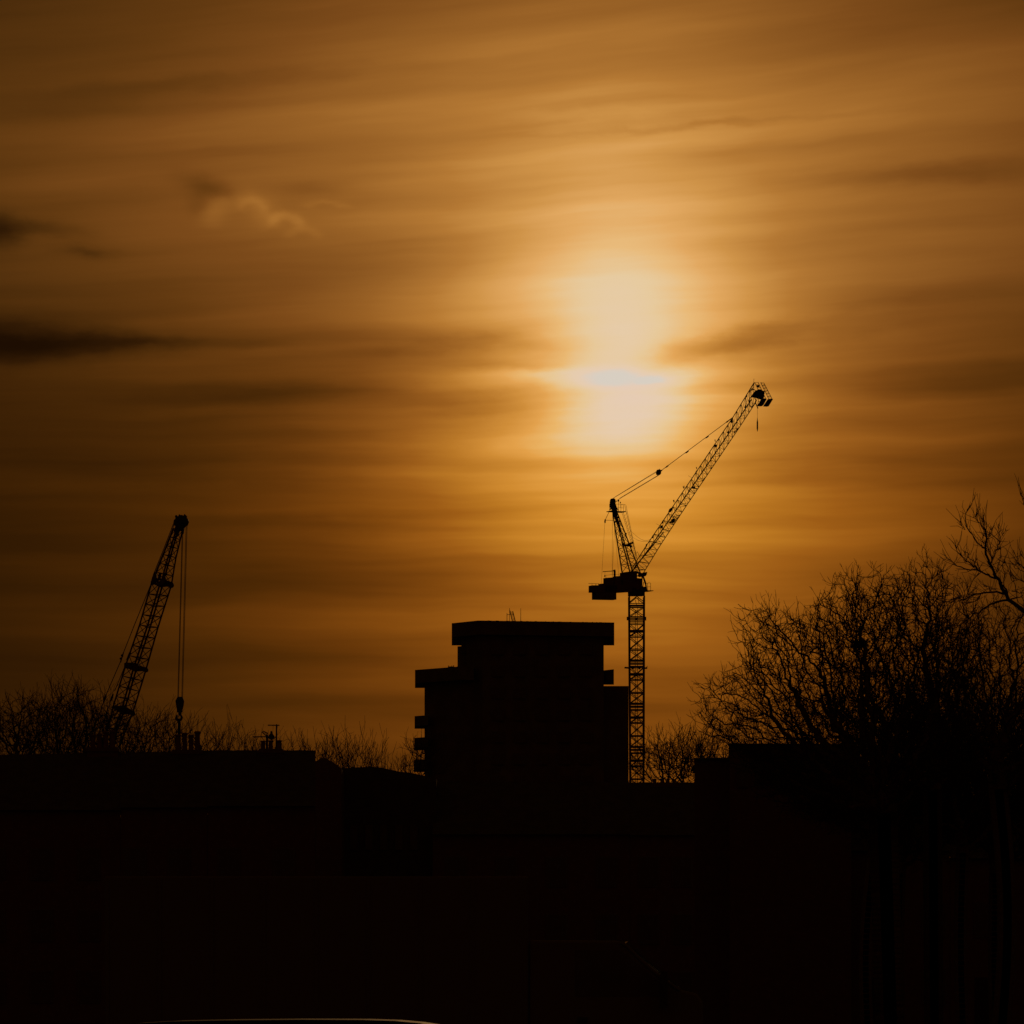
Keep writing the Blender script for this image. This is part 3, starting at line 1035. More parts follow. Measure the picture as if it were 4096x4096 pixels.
for (xa, ya, xb, yb_) in ((744.5, 2095, 727, 2790), (748.5, 2095, 730.5, 2790), (728.5, 2130, 711, 2790), (731.5, 2130, 714, 2790)):
    m.seg(P(xa, ya, DL + rng.uniform(-.2, .2)), P(xb, yb_, DL), .022)
m.build('hoist_rope', M['rope'], lc, lb, sides=4)
m = MB()
pl = [(350 + x / 3.22, 2450 + y / 3.22) for x, y in ((1160, 1085), (1220, 1085), (1232, 1105), (1244, 1140), (1236, 1200), (1221, 1260), (1220, 1283), (1200, 1288), (1175, 1285), (1153, 1286), (1150, 1250), (1140, 1190), (1131, 1140), (1148, 1105))]
m.pxprism(pl, DL - .3, DL - .12)
m.pxprism(pl, DL + .12, DL + .3)
m.disc(A6(1188, 1150), (0, 1, 0), .3, .22)
m.pxprism([(350 + x / 3.22, 2450 + y / 3.22) for x, y in ((1150, 1200), (1226, 1200), (1215, 1284), (1158, 1284))], DL - .13, DL + .13)
hb = m.build('hook_block', M['steel'], lc, lb)
m = MB()
cx_, cy_ = 1176, 1348
m.seg(A6(1188, 1280), A6(1190, 1312), .12)
hk = []
for k, t in enumerate(np.linspace(-70, 235, 20)):
    t = math.radians(t)
    hk.append((A6(cx_ + 30 * math.cos(-t), cy_ + 32 * math.sin(-t) * -1 * -1), k))
pts = [A6(cx_ + 2 + 34 * math.sin(math.radians(t)), cy_ + 4 - 36 * math.cos(math.radians(t))) for t in np.linspace(28, 318, 22)]
for k, (a_, b_) in enumerate(zip(pts, pts[1:])):
    rr = .06 + .05 * math.sin(math.pi * k / 21)
    m.seg(a_, b_, rr)
m.seg(A6(1190, 1300), pts[0], .11)
m.build('hook', M['steel'], hb, lb, sides=8)
# machine at ground level, behind the houses
m = MB()
x0, z0 = lb[0], 0
for dy_ in (-2.4, 2.4):
    m.box((x0 - 4.2, DL + dy_ - .5, 0.02), (x0 + 4.2, DL + dy_ + .5, 1.1))
m.build('crawler_track', M['steel'], lc, lb, bevel=.3)
m = MB().box((x0 - 5.5, DL - 1.6, 1.2), (x0 + 2, DL + 1.6, 3.4))
m.build('machine_house', M['boom_paint'], lc, lb, bevel=.1)
m = MB().box((x0 + .3, DL - 3.0, 1.3), (x0 + 2.4, DL - 1.65, 3.6))
m.build('operator_cab', M['glass'], lc, lb, bevel=.1)
m = MB()
f0 = np.array([x0 + 1.5, DL, 2.4])
for a_ in (A6(170, 1780), A6(290, 1760, -.7), A6(290, 1760, .7), A6(400, 1740)):
    m.seg(a_, f0 + (a_ - A6(290, 1760)) * .3, .09)
m.build('boom_foot', M['boom_paint'], lc, lb)
# sling
sb = A6(1180, 1620)
m = MB()
m.path([A6(1176, 1396), A6(1184, 1420), A6(1178, 1500), A6(1170, 1620)], .09)
m.path([A6(1172, 1396), A6(1188, 1420, .1), A6(1188, 1500, .1), A6(1186, 1620, .1)], .08)
m.pxprism([(350 + x / 3.22, 2450 + y / 3.22) for x, y in ((1160, 1400), (1196, 1400), (1200, 1420), (1186, 1440), (1166, 1436))], DL - .12, DL + .12)
m.seg(A6(1170, 1620), A6(1170, 2000), .08)
tag(m.build('lifting_sling', M['rope'], None, sb), 'dark chain sling hanging straight down from the large crane hook', 'sling')


# ------------------------------------------------------------------ houses
def chimney_pot(mb, x0, x1, yt, yb_, D, flare=.15):
    c_ = P((x0 + x1) / 2, yb_, D)
    r = (x1 - x0) / 2 / F * D
    h = (yb_ - yt) / F * D
    mb.lathe(c_, [(r * 1.06, 0), (r * .9, h * .1), (r * .8, h * .75), (r * .84, h * .84), (r * (1 + flare), h * .9), (r * (1 + flare), h * .96), (r * .85, h)], 12)


def house(label, x0, x1, yl, yr, D, depth=9.0, stack=None, pots=(), cat='house', aerials=None, group='terraced houses on the left', eaves=95):
    a_, b_ = P(x0, yl, D), P(x1, yr, D)
    org = np.array([(a_[0] + b_[0]) / 2, D, 0])
    t = empty('terraced_house', org, label, cat, group)
    yf, ybk = D - depth / 2, D + depth / 2
    ez = (a_[2] + b_[2]) / 2 - 2.9
    # party walls run straight away from the street
    sx = lambda x, y: x * y / D
    bx = lambda x0_, x1_, y0_, y1_, z: [(sx(x0_, y0_), y0_, z), (sx(x1_, y0_), y0_, z), (sx(x1_, y1_), y1_, z), (sx(x0_, y1_), y1_, z)]
    m = MB().prism(np.array(bx(a_[0] + .01, b_[0] - .01, yf + .25, ybk - .25, 0.0)), np.array(bx(a_[0] + .01, b_[0] - .01, yf + .25, ybk - .25, ez)))
    # unseen blocks added at the party walls to close bright gaps between houses
    m.box((a_[0] - .3, D - 1.5, 0), (a_[0] + .3, D + 1.5, ez - .5)).box((b_[0] - .35, D - 2, 0), (b_[0] + (.35 if x1 < 1200 or x1 > 1300 else -.05), D + 2, ez - .3))
    m.build('wall', M['brick'], t, org)
    m = MB()
    V_ = bx(a_[0], b_[0], yf, ybk, ez - .05) + [(a_[0], D, a_[2]), (b_[0], D, b_[2])]
    m.add(V_, [(0, 1, 5, 4), (2, 3, 4, 5), (1, 2, 5), (3, 0, 4), (3, 2, 1, 0)])
    # ridge tiles
    n_ = max(3, int((b_[0] - a_[0]) / .45))
    for k in range(n_):
        p_, q_ = a_ + (b_ - a_) * (k / n_), a_ + (b_ - a_) * ((k + .97) / n_)
        m.seg(p_ - np.array([0, 0, .07]), q_ - np.array([0, 0, .07]), .09 + .012 * (k % 2))
    rf = m.build('roof', M['slate'], t, org)
    if stack:
        sx0, sx1, syt = stack
        p_, q_ = P(sx0, syt, D), P(sx1, syt, D)
        m = MB().box((p_[0], D - .35, a_[2] - 1.6), (q_[0], D + .35, p_[2]))
        m.box((p_[0] - .06, D - .41, p_[2] - .22), (q_[0] + .06, D + .41, p_[2] - .08))
        ch = m.build('chimney', M['brick'], rf if False else t, org)
        for (c0, c1, yt) in pots:
            m = MB()
            chimney_pot(m, c0, c1, yt, syt + 1, D)
            m.build('chimney_pot', M['clay'], ch, org, smooth=False)
    n_w = max(2, int((b_[0] - a_[0]) / 2.2))
    for fl in range(3):
        for k in range(n_w):
            xw = a_[0] + (b_[0] - a_[0]) * (k + .5) / n_w
            zb = 1.0 + fl * 3.0
            if zb + 1.6 > ez:
                continue
            if fl == 0 and k == 0:
                dd = MB().box((xw - .5, yf + .2, 0.01), (xw + .5, yf + .3, 2.2)).build('door', M['door'], t, org)
                MB().box((xw + .35, yf + .15, 1.0), (xw + .41, yf + .22, 1.1)).build('door_handle', M['chrome'], dd, org)
                continue
            wf = MB().box((xw - .55, yf + .2, zb), (xw + .55, yf + .3, zb + 1.6)).build('window', M['frame'], t, org)
            MB().box((xw - .48, yf + .185, zb + .07), (xw + .48, yf + .21, zb + 1.53)).build('pane', M['glass'], wf, org)
    return t, org


DH = 212.0
house('end terraced house at the left edge of the photo with four tall chimney pots', -260, 482, 3029, 3009, DH,
      stack=(350, 474, 2990), pots=((360, 384, 2938), (387, 409, 2935), (412, 434, 2925), (438, 462, 2922)))
house('middle terraced house with the chimney stack that stands under the hanging crane hook', 482, 830, 3014, 3003, DH,
      stack=(690, 808, 3000), pots=((700, 724, 2938), (728, 750, 2931), (753, 775, 2939), (778, 802, 2925)))
th, oh = house('end terraced house with television aerials on three short chimney pots', 830, 1262, 3003, 3003, DH,
               stack=(1036, 1132, 2996), pots=((1042, 1062, 2963), (1073, 1093, 2962), (1104, 1127, 2961)))
S8 = lambda x, y, d=0.0: P(900 + x / 2.147, 2700 + y / 2.147, DH + d)
m = MB()
m.seg(S8(440, 640), S8(443, 425), .045, .035)
m.seg(S8(368, 431), S8(468, 433), .02)
for k in range(9):
    x = 372 + k * 11
    m.seg(S8(x, 431, -.22), S8(x, 431, .22), .012).seg(S8(x, 425), S8(x, 438), .01)
m.seg(S8(372, 431, -.25), S8(460, 433, -.25), .018)
m.build('tv_aerial', M['steel'], th, oh, sides=4)
m = MB()
m.seg(S8(360, 640), S8(362, 517), .06, .05).seg(S8(240, 532), S8(368, 527), .022)
for k in range(10):
    x = 242 + k * 12
    m.seg(S8(x, 532 - .04 * k, -.25), S8(x, 532 - .04 * k, .25), .014).seg(S8(x, 525), S8(x, 538), .013)
m.build('tv_aerial', M['steel'], th, oh, sides=4)
m = MB()
m.seg(S8(318, 490), S8(362, 530), .025).seg(S8(326, 483), S8(368, 500), .02).seg(S8(340, 484), S8(368, 508), .02)
for k in range(5):
    m.seg(S8(318 + 10 * k, 496 + 8 * k), S8(330 + 10 * k, 478 + 8 * k), .016)
m.build('tv_aerial', M['steel'], th, oh, sides=4)
m = MB()
q = S8(398, 560)
m.lathe(q, [(.06, 0), (.05, .05), (.17, .09), (.15, .22), (.06, .33), (.04, .46)], 10)
m.build('chimney_cowl', M['steel'], th, oh)

# low building with a rounded gable beside the terrace
base2 = P(1450, 3950, 222)
base2[2] = 0
lo = empty('low_building', base2, 'low building with a rounded gable and long curved roof left of the tower', 'building')
prof1 = [(1248, 3050), (1270, 3043), (1280, 3035), (1292, 3031), (1302, 3032), (1315, 3040), (1330, 3046), (1345, 3057), (1366, 3074), (1366, 4084), (1248, 4084)]
m = MB().pxprism(prof1, 219, 226)
m.build('rounded_gable', M['brick'], lo, base2)
prof2 = [(1366, 3073)] + [(1366 + k * 11, 3073 - 5.5 * math.sin(math.pi * k / 24)) for k in range(1, 12)] + [(1498, 3068), (1530, 3072), (1565, 3079), (1600, 3087), (1640, 3090), (1665, 3096), (1700, 3104), (1745, 3112), (1745, 4083), (1366, 4083)]
m = MB().pxprism(prof2, 222.5, 232)
m.build('curved_roof_hall', M['slate'], lo, base2)
for k in range(5):
    m = MB().pxprism([(1400 + k * 60, 3300), (1430 + k * 60, 3300), (1430 + k * 60, 3400), (1400 + k * 60, 3400)], 222.42, 222.55)
    m.build('window', M['glass'], lo, base2)

# houses under and right of the tower block
t, o_ = house('long low terraced house across the foot of the tower block and crane mast', 1730, 2520, 3126, 3130, 226, group='terraced houses at the tower foot')
t, o_ = house('small terraced house right of the crane mast with stubby chimney pots', 2520, 2782, 3131, 3131, 226,
              stack=(2606, 2715, 3133), pots=((2612, 2627, 3115), (2640, 2655, 3114), (2664, 2680, 3115), (2692, 2706, 3116)), group='terraced houses at the tower foot')
fb = P(3080, 3950, 190)
fb[2] = 0
fbk = empty('flat_roofed_block', fb, 'flat-roofed building of two levels under the large bare tree at right', 'building')
m = MB().vprism([(2778, 3034), (2960, 3033), (2960, 4105), (2778, 4105)], 191, 199.5)
m.build('lower_wing', M['brick'], fbk, fb)
m = MB().vprism([(2776, 3031), (2919, 3030), (2919, 3035), (2776, 3036)], 190.8, 200.2)
m.build('parapet', M['concrete_dark'], fbk, fb)
m = MB().vprism([(2919, 2978), (3405, 2980), (3405, 4107), (2919, 4107)], 189, 200)
m.build('main_wing', M['brick'], fbk, fb)
m = MB().vprism([(2915, 2973), (3408, 2976), (3408, 2982), (2915, 2979)], 188.8, 200.2)
m.build('parapet', M['concrete_dark'], fbk, fb)
for k in range(6):
    q = MB().pxprism([(2950 + k * 74, 3060), (2992 + k * 74, 3060), (2992 + k * 74, 3150), (2950 + k * 74, 3150)], 188.92, 189.1).build('window', M['frame'], fbk, fb)
    MB().pxprism([(2954 + k * 74, 3064), (2988 + k * 74, 3064), (2988 + k * 74, 3146), (2954 + k * 74, 3146)], 188.9, 188.95).build('pane', M['glass'], q, fb)
house('low-ridged terraced house half hidden behind the trunks of the right trees', 3402, 3800, 3150, 3165, 195, group='terraced houses behind the right trees')
house('terraced house with a low ridge running out of the photo behind the right trees', 3800, 4420, 3185, 3190, 195, group='terraced houses behind the right trees')


# ------------------------------------------------------------------ bare trees
def grow(r_, base, fork, lean, cen, rad, n, step, kill, up, shell=.5, jit=.25, limbs=4):
    """branches grown towards scattered points of the crown; returns node positions and parents"""
    A = r_.normal(size=(n, 3))
    A /= np.linalg.norm(A, axis=1, keepdims=True)
    A = cen + A * (r_.random(n) ** (1 / 3 * (1 - shell) + .02))[:, None] * rad * (1 + .13 * np.sin(A[:, :1] * 5 + A[:, 2:] * 7))
    A = A[A[:, 2] > fork[2] - rad[2] * .1]
    pts, par = [base], [-1]
    L = np.linalg.norm(fork - base)
    k = max(2, int(L / step))
    for i in range(1, k + 1):
        t = i / k
        pts.append(base + (fork - base) * t + lean * math.sin(math.pi * t))
        par.append(len(pts) - 2)
    tips = len(pts) - 1
    nodes = np.array(pts)
    par = list(par)
    alive = np.ones(len(A), bool)
    d2 = np.full(len(A), 1e9)
    near = np.zeros(len(A), int)

    def upd(new, off):
        for i0 in range(0, len(new), 256):
            ch = new[i0:i0 + 256]
            dd = ((A[:, None, :] - ch[None]) ** 2).sum(2)
            j = dd.argmin(1)
            v = dd[np.arange(len(A)), j]
            b = v < d2
            d2[b] = v[b]
            near[b] = j[b] + off + i0
    upd(nodes[tips:tips + 1], tips)
    kids = {}
    for it in range(160):
        alive &= d2 > kill * kill
        idx = np.nonzero(alive)[0]
        if len(idx) < n * .01:
            break
        src, inv = np.unique(near[idx], return_inverse=True)
        dirs = A[idx] - nodes[near[idx]]
        dirs /= np.linalg.norm(dirs, axis=1, keepdims=True) + 1e-9
        acc = np.zeros((len(src), 3))
        np.add.at(acc, inv, dirs)
        acc /= np.linalg.norm(acc, axis=1, keepdims=True) + 1e-9
        acc += r_.normal(size=acc.shape) * jit
        acc[:, 2] += up
        acc /= np.linalg.norm(acc, axis=1, keepdims=True) + 1e-9
        new = nodes[src] + acc * step
        keep = []
        for i, s in enumerate(src):
            c_ = kids.get(int(s), 0)
            if c_ < 4:
                keep.append(i)
                kids[int(s)] = c_ + 1
        if not keep:
            break
        new = new[keep]
        off = len(nodes)
        nodes = np.vstack([nodes, new])
        par += [int(src[i]) for i in keep]
        upd(new, off)
    return nodes, np.array(par)


def bare_tree(label, cat, group, seed, bpx, bD, fork_px, cen_px, rx, ry, n, step, kill, up, r_tip, twigs, tw_len, thick, shell=.5, rdep=None, tw_up=.5, extra=None, rscale=1.0, jit=.25):
    r_ = np.random.default_rng(seed)
    k = bD / F
    base = P(bpx, 3950, bD)
    base[2] = -.05
    fork = P(*fork_px, bD)
    cen = P(*cen_px, bD)
    rad = np.array([rx * k, (rdep or rx) * k, ry * k])
    nodes, par = grow(r_, base, fork, np.array([r_.normal() * .15, 0, 0]), cen, rad, n, step, kill, up, shell, jit)
    N = len(nodes)
    e = 2.35
    rr = np.zeros(N)
    cnt = np.bincount(par[1:], minlength=N)
    for i in range(N - 1, 0, -1):
        if cnt[i] == 0:
            rr[i] = r_tip ** e
        rr[par[i]] += rr[i]
    rad_n = rr ** (1 / e)
    # swell from tips to trunk
    rad_n = np.where(rad_n > .03, .03 + (rad_n - .03) * rscale, rad_n)
    i1 = np.arange(1, N)
    P0, P1 = nodes[par[i1]], nodes[i1]
    R1 = rad_n[i1]
    R0 = np.minimum(rad_n[par[i1]], R1 * 1.25)
    # twigs on the thin wood
    thin = i1[(rad_n[i1] < r_tip * 2.6)]
    sel = np.concatenate([thin[r_.random(len(thin)) < q] for q in twigs] + [i1[cnt[i1] == 0]] * 2)
    p = nodes[sel] + 0
    d0 = nodes[sel] - nodes[par[sel]]
    d0 /= np.linalg.norm(d0, axis=1, keepdims=True) + 1e-9
    dd = d0 + r_.normal(size=d0.shape) * .55
    dd[:, 2] += tw_up * .5
    dd /= np.linalg.norm(dd, axis=1, keepdims=True)
    ln = tw_len * r_.uniform(.35, 1.25, len(sel))
    S0, S1, Q0, Q1 = [], [], [], []
    rt_ = r_tip * .85
    segs_n = 4
    for s in range(segs_n):
        q = p + dd * (ln / segs_n)[:, None]
        S0.append(p); S1.append(q)
        Q0.append(np.full(len(p), rt_ * (1 - .13 * s))); Q1.append(np.full(len(p), rt_ * (1 - .13 * (s + 1))))
        if s in (1, 2):   # a side shoot
            m_ = r_.random(len(p)) < .6
            sd = dd[m_] + r_.normal(size=(m_.sum(), 3)) * .6
            sd[:, 2] += tw_up * .6
            sd /= np.linalg.norm(sd, axis=1, keepdims=True)
            L_ = (ln[m_] * r_.uniform(.2, .5, m_.sum()))[:, None]
            mid = q[m_] + sd * L_ * .5
            sd2 = sd + r_.normal(size=sd.shape) * .25
            S0 += [q[m_], mid]; S1 += [mid, mid + sd2 * L_ * .5]
            Q0 += [np.full(m_.sum(), rt_ * .75), np.full(m_.sum(), rt_ * .65)]
            Q1 += [np.full(m_.sum(), rt_ * .65), np.full(m_.sum(), rt_ * .5)]
        p = q
        dd = dd + r_.normal(size=dd.shape) * .22
        dd[:, 2] += tw_up * .28
        dd /= np.linalg.norm(dd, axis=1, keepdims=True)
    root = empty('bare_tree', base, label, cat, group)
    big = R1 >= thick
    v, f = tube_arrays(P0[big], P1[big], R0[big], R1[big], 7)
    link('trunk', fast_mesh('trunk', v - base, f), M['bark'], root, base)
    sm = ~big
    a_ = [P0[sm]] + S0
    b_ = [P1[sm]] + S1
    c_ = [R0[sm]] + Q0
    d_ = [R1[sm]] + Q1
    if extra:
        ex = extra(r_, bD)
        for l_, x_ in zip((a_, b_, c_, d_), ex):
            l_.append(x_)
    v, f = tube_arrays(np.vstack(a_), np.vstack(b_), np.concatenate(c_), np.concatenate(d_), 3)
    link('crown', fast_mesh('crown', v - base, f), M['twig'], root, base)
    return root


GR = 'large bare trees at the right'
bare_tree('broad bare tree spreading left, with a bird nest high in its branches', 'tree', GR, 11, 3560, 130, (3530, 3250), (3375, 2850), 545, 520,
          3600, .16, .28, .05, .0112, (.5, .3), .6, .05, shell=.35, rscale=2.3, jit=.36)
bare_tree('upright bare tree with a thick straight trunk just right of the nest tree', 'tree', GR, 12, 3735, 138, (3728, 3150), (3630, 2750), 330, 485,
          2600, .17, .3, .07, .0112, (.45, .25), .62, .05, shell=.3, rscale=2.3, jit=.36)
bare_tree('dense bare tree filling the right edge below the tall leaning limb', 'tree', GR, 13, 4000, 150, (3990, 3150), (4000, 2800), 360, 410,
          2600, .19, .31, .07, .0118, (.45, .25), .66, .055, shell=.25, rscale=2.2, jit=.36)
bare_tree('low spreading bare tree behind the trunk of the nest tree', 'tree', GR, 15, 3470, 165, (3500, 3400), (3440, 3060), 420, 300,
          2300, .21, .32, .1, .013, (.5, .3), .9, .06, shell=.1, rscale=1.4)
bare_tree('low thick bare tree filling the gap between the two right-hand trunks', 'tree', GR, 16, 3850, 168, (3850, 3400), (3840, 3070), 380, 320,
          2300, .21, .32, .1, .0135, (.5, .3), .9, .06, shell=.1, rscale=1.4)
bare_tree('low bare tree in the bottom corner under the right edge crowns', 'tree', GR, 17, 4130, 172, (4130, 3400), (4090, 3060), 330, 330,
          2300, .21, .32, .1, .0135, (.5, .3), .9, .06, shell=.1, rscale=1.4)


bare_tree('bushy bare tree at the foot of the large right trees, beside the flat-roofed building', 'tree', GR, 18, 3600, 176, (3600, 3480), (3600, 3180), 330, 260,
          3000, .22, .33, .08, .014, (.8, .6), .9, .06, shell=.05, rscale=1.3)
bare_tree('bushy bare tree in the lowest right corner of the tree mass', 'tree', GR, 19, 3980, 178, (3980, 3480), (3980, 3190), 340, 260,
          3000, .22, .33, .08, .014, (.8, .6), .9, .06, shell=.05, rscale=1.3)


def limb_extra(r_, D):
    """the long open limb leaning in from the right edge, drawn node by node"""
    S = []
    Z = lambda x, y: (3600 + x / 2.415, 1900 + y / 2.415)
    limbs = [([(1560, 1700), (1330, 1400), (1180, 1310), (1040, 1210), (960, 1050), (900, 960), (820, 780), (815, 700), (825, 600), (800, 520), (795, 400)], .075, .012),
             ([(820, 710), (760, 680), (700, 620), (630, 530), (610, 400), (620, 360)], .022, .009),
             ([(630, 530), (590, 470), (585, 435)], .01, .007),
             ([(800, 520), (750, 450), (700, 380)], .014, .007), ([(795, 460), (775, 400)], .009, .007), ([(735, 420), (740, 375)], .009, .006),
             ([(925, 1000), (860, 960), (790, 930), (740, 905), (650, 905), (560, 870), (470, 800), (447, 755)], .03, .008),
             ([(750, 910), (700, 870), (640, 830), (600, 770), (560, 720), (552, 660)], .018, .008),
             ([(640, 830), (650, 780), (670, 770)], .009, .006), ([(610, 775), (635, 735)], .009, .006), ([(745, 895), (710, 810)], .01, .007), ([(740, 890), (760, 790)], .009, .006),
             ([(880, 900), (885, 810), (850, 740), (780, 660), (790, 600)], .014, .007),
             ([(885, 820), (930, 730), (980, 650), (1000, 570), (992, 435)], .018, .008), ([(940, 720), (970, 700), (965, 790), (930, 880), (925, 950)], .013, .009),
             ([(1000, 590), (975, 560)], .008, .006), ([(985, 640), (940, 640)], .008, .006), ([(1000, 570), (1015, 530)], .008, .006),
             ([(825, 640), (880, 580), (895, 500)], .011, .006), ([(835, 620), (870, 510)], .009, .006), ([(830, 600), (830, 460)], .009, .006),
             ([(855, 740), (910, 680)], .009, .006), ([(1000, 1040), (1015, 960), (990, 870), (1030, 830)], .012, .006), ([(960, 1050), (930, 960), (940, 900)], .012, .007),
             ([(1000, 1150), (930, 1130), (840, 1140), (780, 1150), (690, 1170), (620, 1210), (540, 1200), (480, 1250)], .032, .012),
             ([(1040, 1210), (960, 1220), (870, 1250), (780, 1310), (700, 1350), (640, 1410)], .034, .015),
             ([(780, 1150), (740, 1210), (640, 1230)], .016, .01), ([(640, 1180), (690, 1040), (730, 980), (780, 940)], .014, .008), ([(730, 990), (715, 930)], .009, .006),
             ([(870, 1130), (860, 1070), (820, 1060)], .01, .006), ([(930, 1130), (880, 1080)], .01, .006),
             ([(1040, 1210), (1110, 1190), (1200, 1150)], .022, .012), ([(1080, 1120), (1140, 1130), (1200, 1140)], .016, .01), ([(1120, 1120), (1100, 1030), (1070, 980)], .012, .006),
             ([(1040, 1140), (1010, 1080), (990, 1030)], .03, .02),
             ([(1260, 960), (1180, 880), (1130, 850), (1098, 730)], .016, .007), ([(1260, 900), (1190, 790), (1160, 760)], .013, .007), ([(1240, 1050), (1150, 1010), (1090, 1000), (1065, 975)], .014, .006),
             ([(1260, 960), (1180, 930), (1110, 910), (1080, 860)], .013, .006),
             ([(1210, 300), (1190, 250), (1178, 205)], .012, .007), ([(1230, 260), (1195, 200), (1193, 160)], .014, .012)]
    a_, b_, c_, d_ = [], [], [], []
    for pts, r0, r1 in limbs:
        q = [P(*Z(x, y), D) for x, y in pts]
        dep = r_.normal() * .5
        q = [x + np.array([0, dep * i / len(q), 0]) for i, x in enumerate(q)]
        out = []
        for i in range(len(q) - 1):   # crook each stretch a little
            for t in (0, .34, .67):
                out.append(q[i] * (1 - t) + q[i + 1] * t + (r_.normal(size=3) * .015 if t else 0))
        out.append(q[-1])
        n_ = len(out)
        for i in range(n_ - 1):
            ra, rb2 = r0 + (r1 - r0) * i / (n_ - 1), r0 + (r1 - r0) * (i + 1) / (n_ - 1)
            a_.append(out[i]); b_.append(out[i + 1]); c_.append(ra); d_.append(rb2)
            for _ in range(2 if ra < .03 else 0):
                if r_.random() < .45:
                    continue
                s = out[i + 1] - out[i]
                s /= np.linalg.norm(s)
                s = s + r_.normal(size=3) * .55 + np.array([0, 0, .35])
                s /= np.linalg.norm(s)
                L_ = r_.uniform(.08, .36)
                m_ = out[i] + s * L_
                s2 = s + r_.normal(size=3) * .3 + np.array([0, 0, .2])
                a_ += [out[i], m_]; b_ += [m_, m_ + s2 * L_ * .8]; c_ += [.008, .0065]; d_ += [.0065, .005]
    return np.array(a_), np.array(b_), np.array(c_), np.array(d_)


bare_tree('tall tree at the right edge whose long open limb rises above the other crowns', 'tree', GR, 14, 4390, 112, (4300, 2750), (4400, 2600), 290, 360,
          900, .22, .4, .14, .0095, (.4,), .7, .05, shell=.4, rscale=1.4, extra=limb_extra)

# nest
nb_ = P(3440, 2585, 130.4)
r_ = np.random.default_rng(5)
m = MB()
m.lathe(nb_, [(.06, -.02), (.14, .0), (.18, .06), (.17, .11), (.11, .1), (.05, .07)], 11)
for k in range(170):
    t = r_.uniform(0, 2 * math.pi)
    rr = r_.uniform(.05, .25)
    c_ = nb_ + np.array([rr * math.cos(t), rr * math.sin(t), r_.uniform(-.05, .16)])
    s = r_.normal(size=3) * np.array([1, 1, .35])
    s /= np.linalg.norm(s)
    m.seg(c_ - s * .13, c_ + s * .13, .008)
tag(m.build('bird_nest', M['nest'], None, nb_, sides=3), 'round dark stick nest lodged high in the broad bare tree', 'nest')

# distant trees: (label, base px, D, top row, half width, seed, kind)
GL = 'bare trees behind the left terrace'
GM = 'bare trees behind the low building'
GC = 'bare trees right of the crane mast'
rows = [
    ('gnarled bare tree cut by the left edge of the photo', 50, 300, 2790, 190, 21, GL, 'round'),
    ('tall bare tree second from the left edge', 215, 310, 2735, 150, 22, GL, 'up'),
    ('tallest bare tree just left of the leaning boom pendants', 325, 305, 2725, 150, 23, GL, 'up'),
    ('bare tree behind the foot of the lattice boom and the first chimney', 450, 312, 2800, 150, 24, GL, 'up'),
    ('bare tree immediately right of the lattice boom', 570, 300, 2830, 120, 25, GL, 'up'),
    ('bare tree with high twigs left of the hanging hook', 660, 308, 2840, 85, 26, GL, 'up'),
    ('bare tree right behind the hanging hook and its sling', 755, 302, 2885, 75, 27, GL, 'up'),
    ('slim bare tree right of the second chimney stack', 860, 312, 2905, 90, 28, GL, 'whip'),
    ('thin bare tree between the second chimney and the television aerials', 955, 315, 2920, 80, 29, GL, 'whip'),
    ('faint bare tree behind the television aerials', 1060, 318, 2940, 90, 30, GL, 'whip'),
    ('bare tree over the right end of the terrace roof', 1190, 318, 2945, 90, 31, GL, 'whip'),
    ('bare tree above the small rounded gable', 1310, 320, 2945, 95, 32, GM, 'whip'),
    ('fullest bare tree above the gently curved roof', 1400, 318, 2945, 95, 33, GM, 'whip'),
    ('bare tree over the right slope of the curved roof', 1500, 320, 2985, 85, 34, GM, 'whip'),
    ('small sparse bare tree between the curved roof and the tower block', 1590, 322, 3030, 60, 36, GM, 'whip'),
    ('bare tree poking between the balconies of the tower block', 1680, 330, 2935, 75, 35, GM, 'up'),
    ('crooked bare tree touching the right side of the crane mast', 2650, 300, 2935, 125, 41, GC, 'up'),
    ('upright bare tree halfway between the crane mast and the flat-roofed block', 2735, 305, 2905, 115, 42, GC, 'up'),
    ('bare tree against the left wall of the flat-roofed block', 2850, 310, 2915, 125, 43, GC, 'up'),
]
for (lab, bx, D, top, hw, seed, grp, kind) in rows:
    k = D / F
    if kind == 'round':
        ry = (3110 - top) / 2
        bare_tree(lab, 'tree', grp, seed, bx, D, (bx + 10, 3150), (bx, top + ry + 15), hw, ry, 1100, .27, .48, .1, .023, (.4, .2), 1.2, .09, shell=.3, rscale=1.3, tw_up=.35, jit=.35)
    elif kind == 'up':
        ry = (3130 - top) / 2
        bare_tree(lab, 'tree', grp, seed, bx, D, (bx, 3180), (bx, top + ry + 40), hw, ry, int(4.8 * hw), .3, .52, .3, .023, (.35, .2), 1.8, .09, shell=.2, rscale=1.25, tw_up=.75)
    else:
        ry = (3160 - top) / 2
        bare_tree(lab, 'tree', grp, seed, bx, D, (bx, 3230), (bx, top + ry + 55), hw, ry, int(5.5 * hw), .33, .58, .7, .023, (.35, .2), 2.2, .09, shell=.2, rscale=1.2, tw_up=.9)

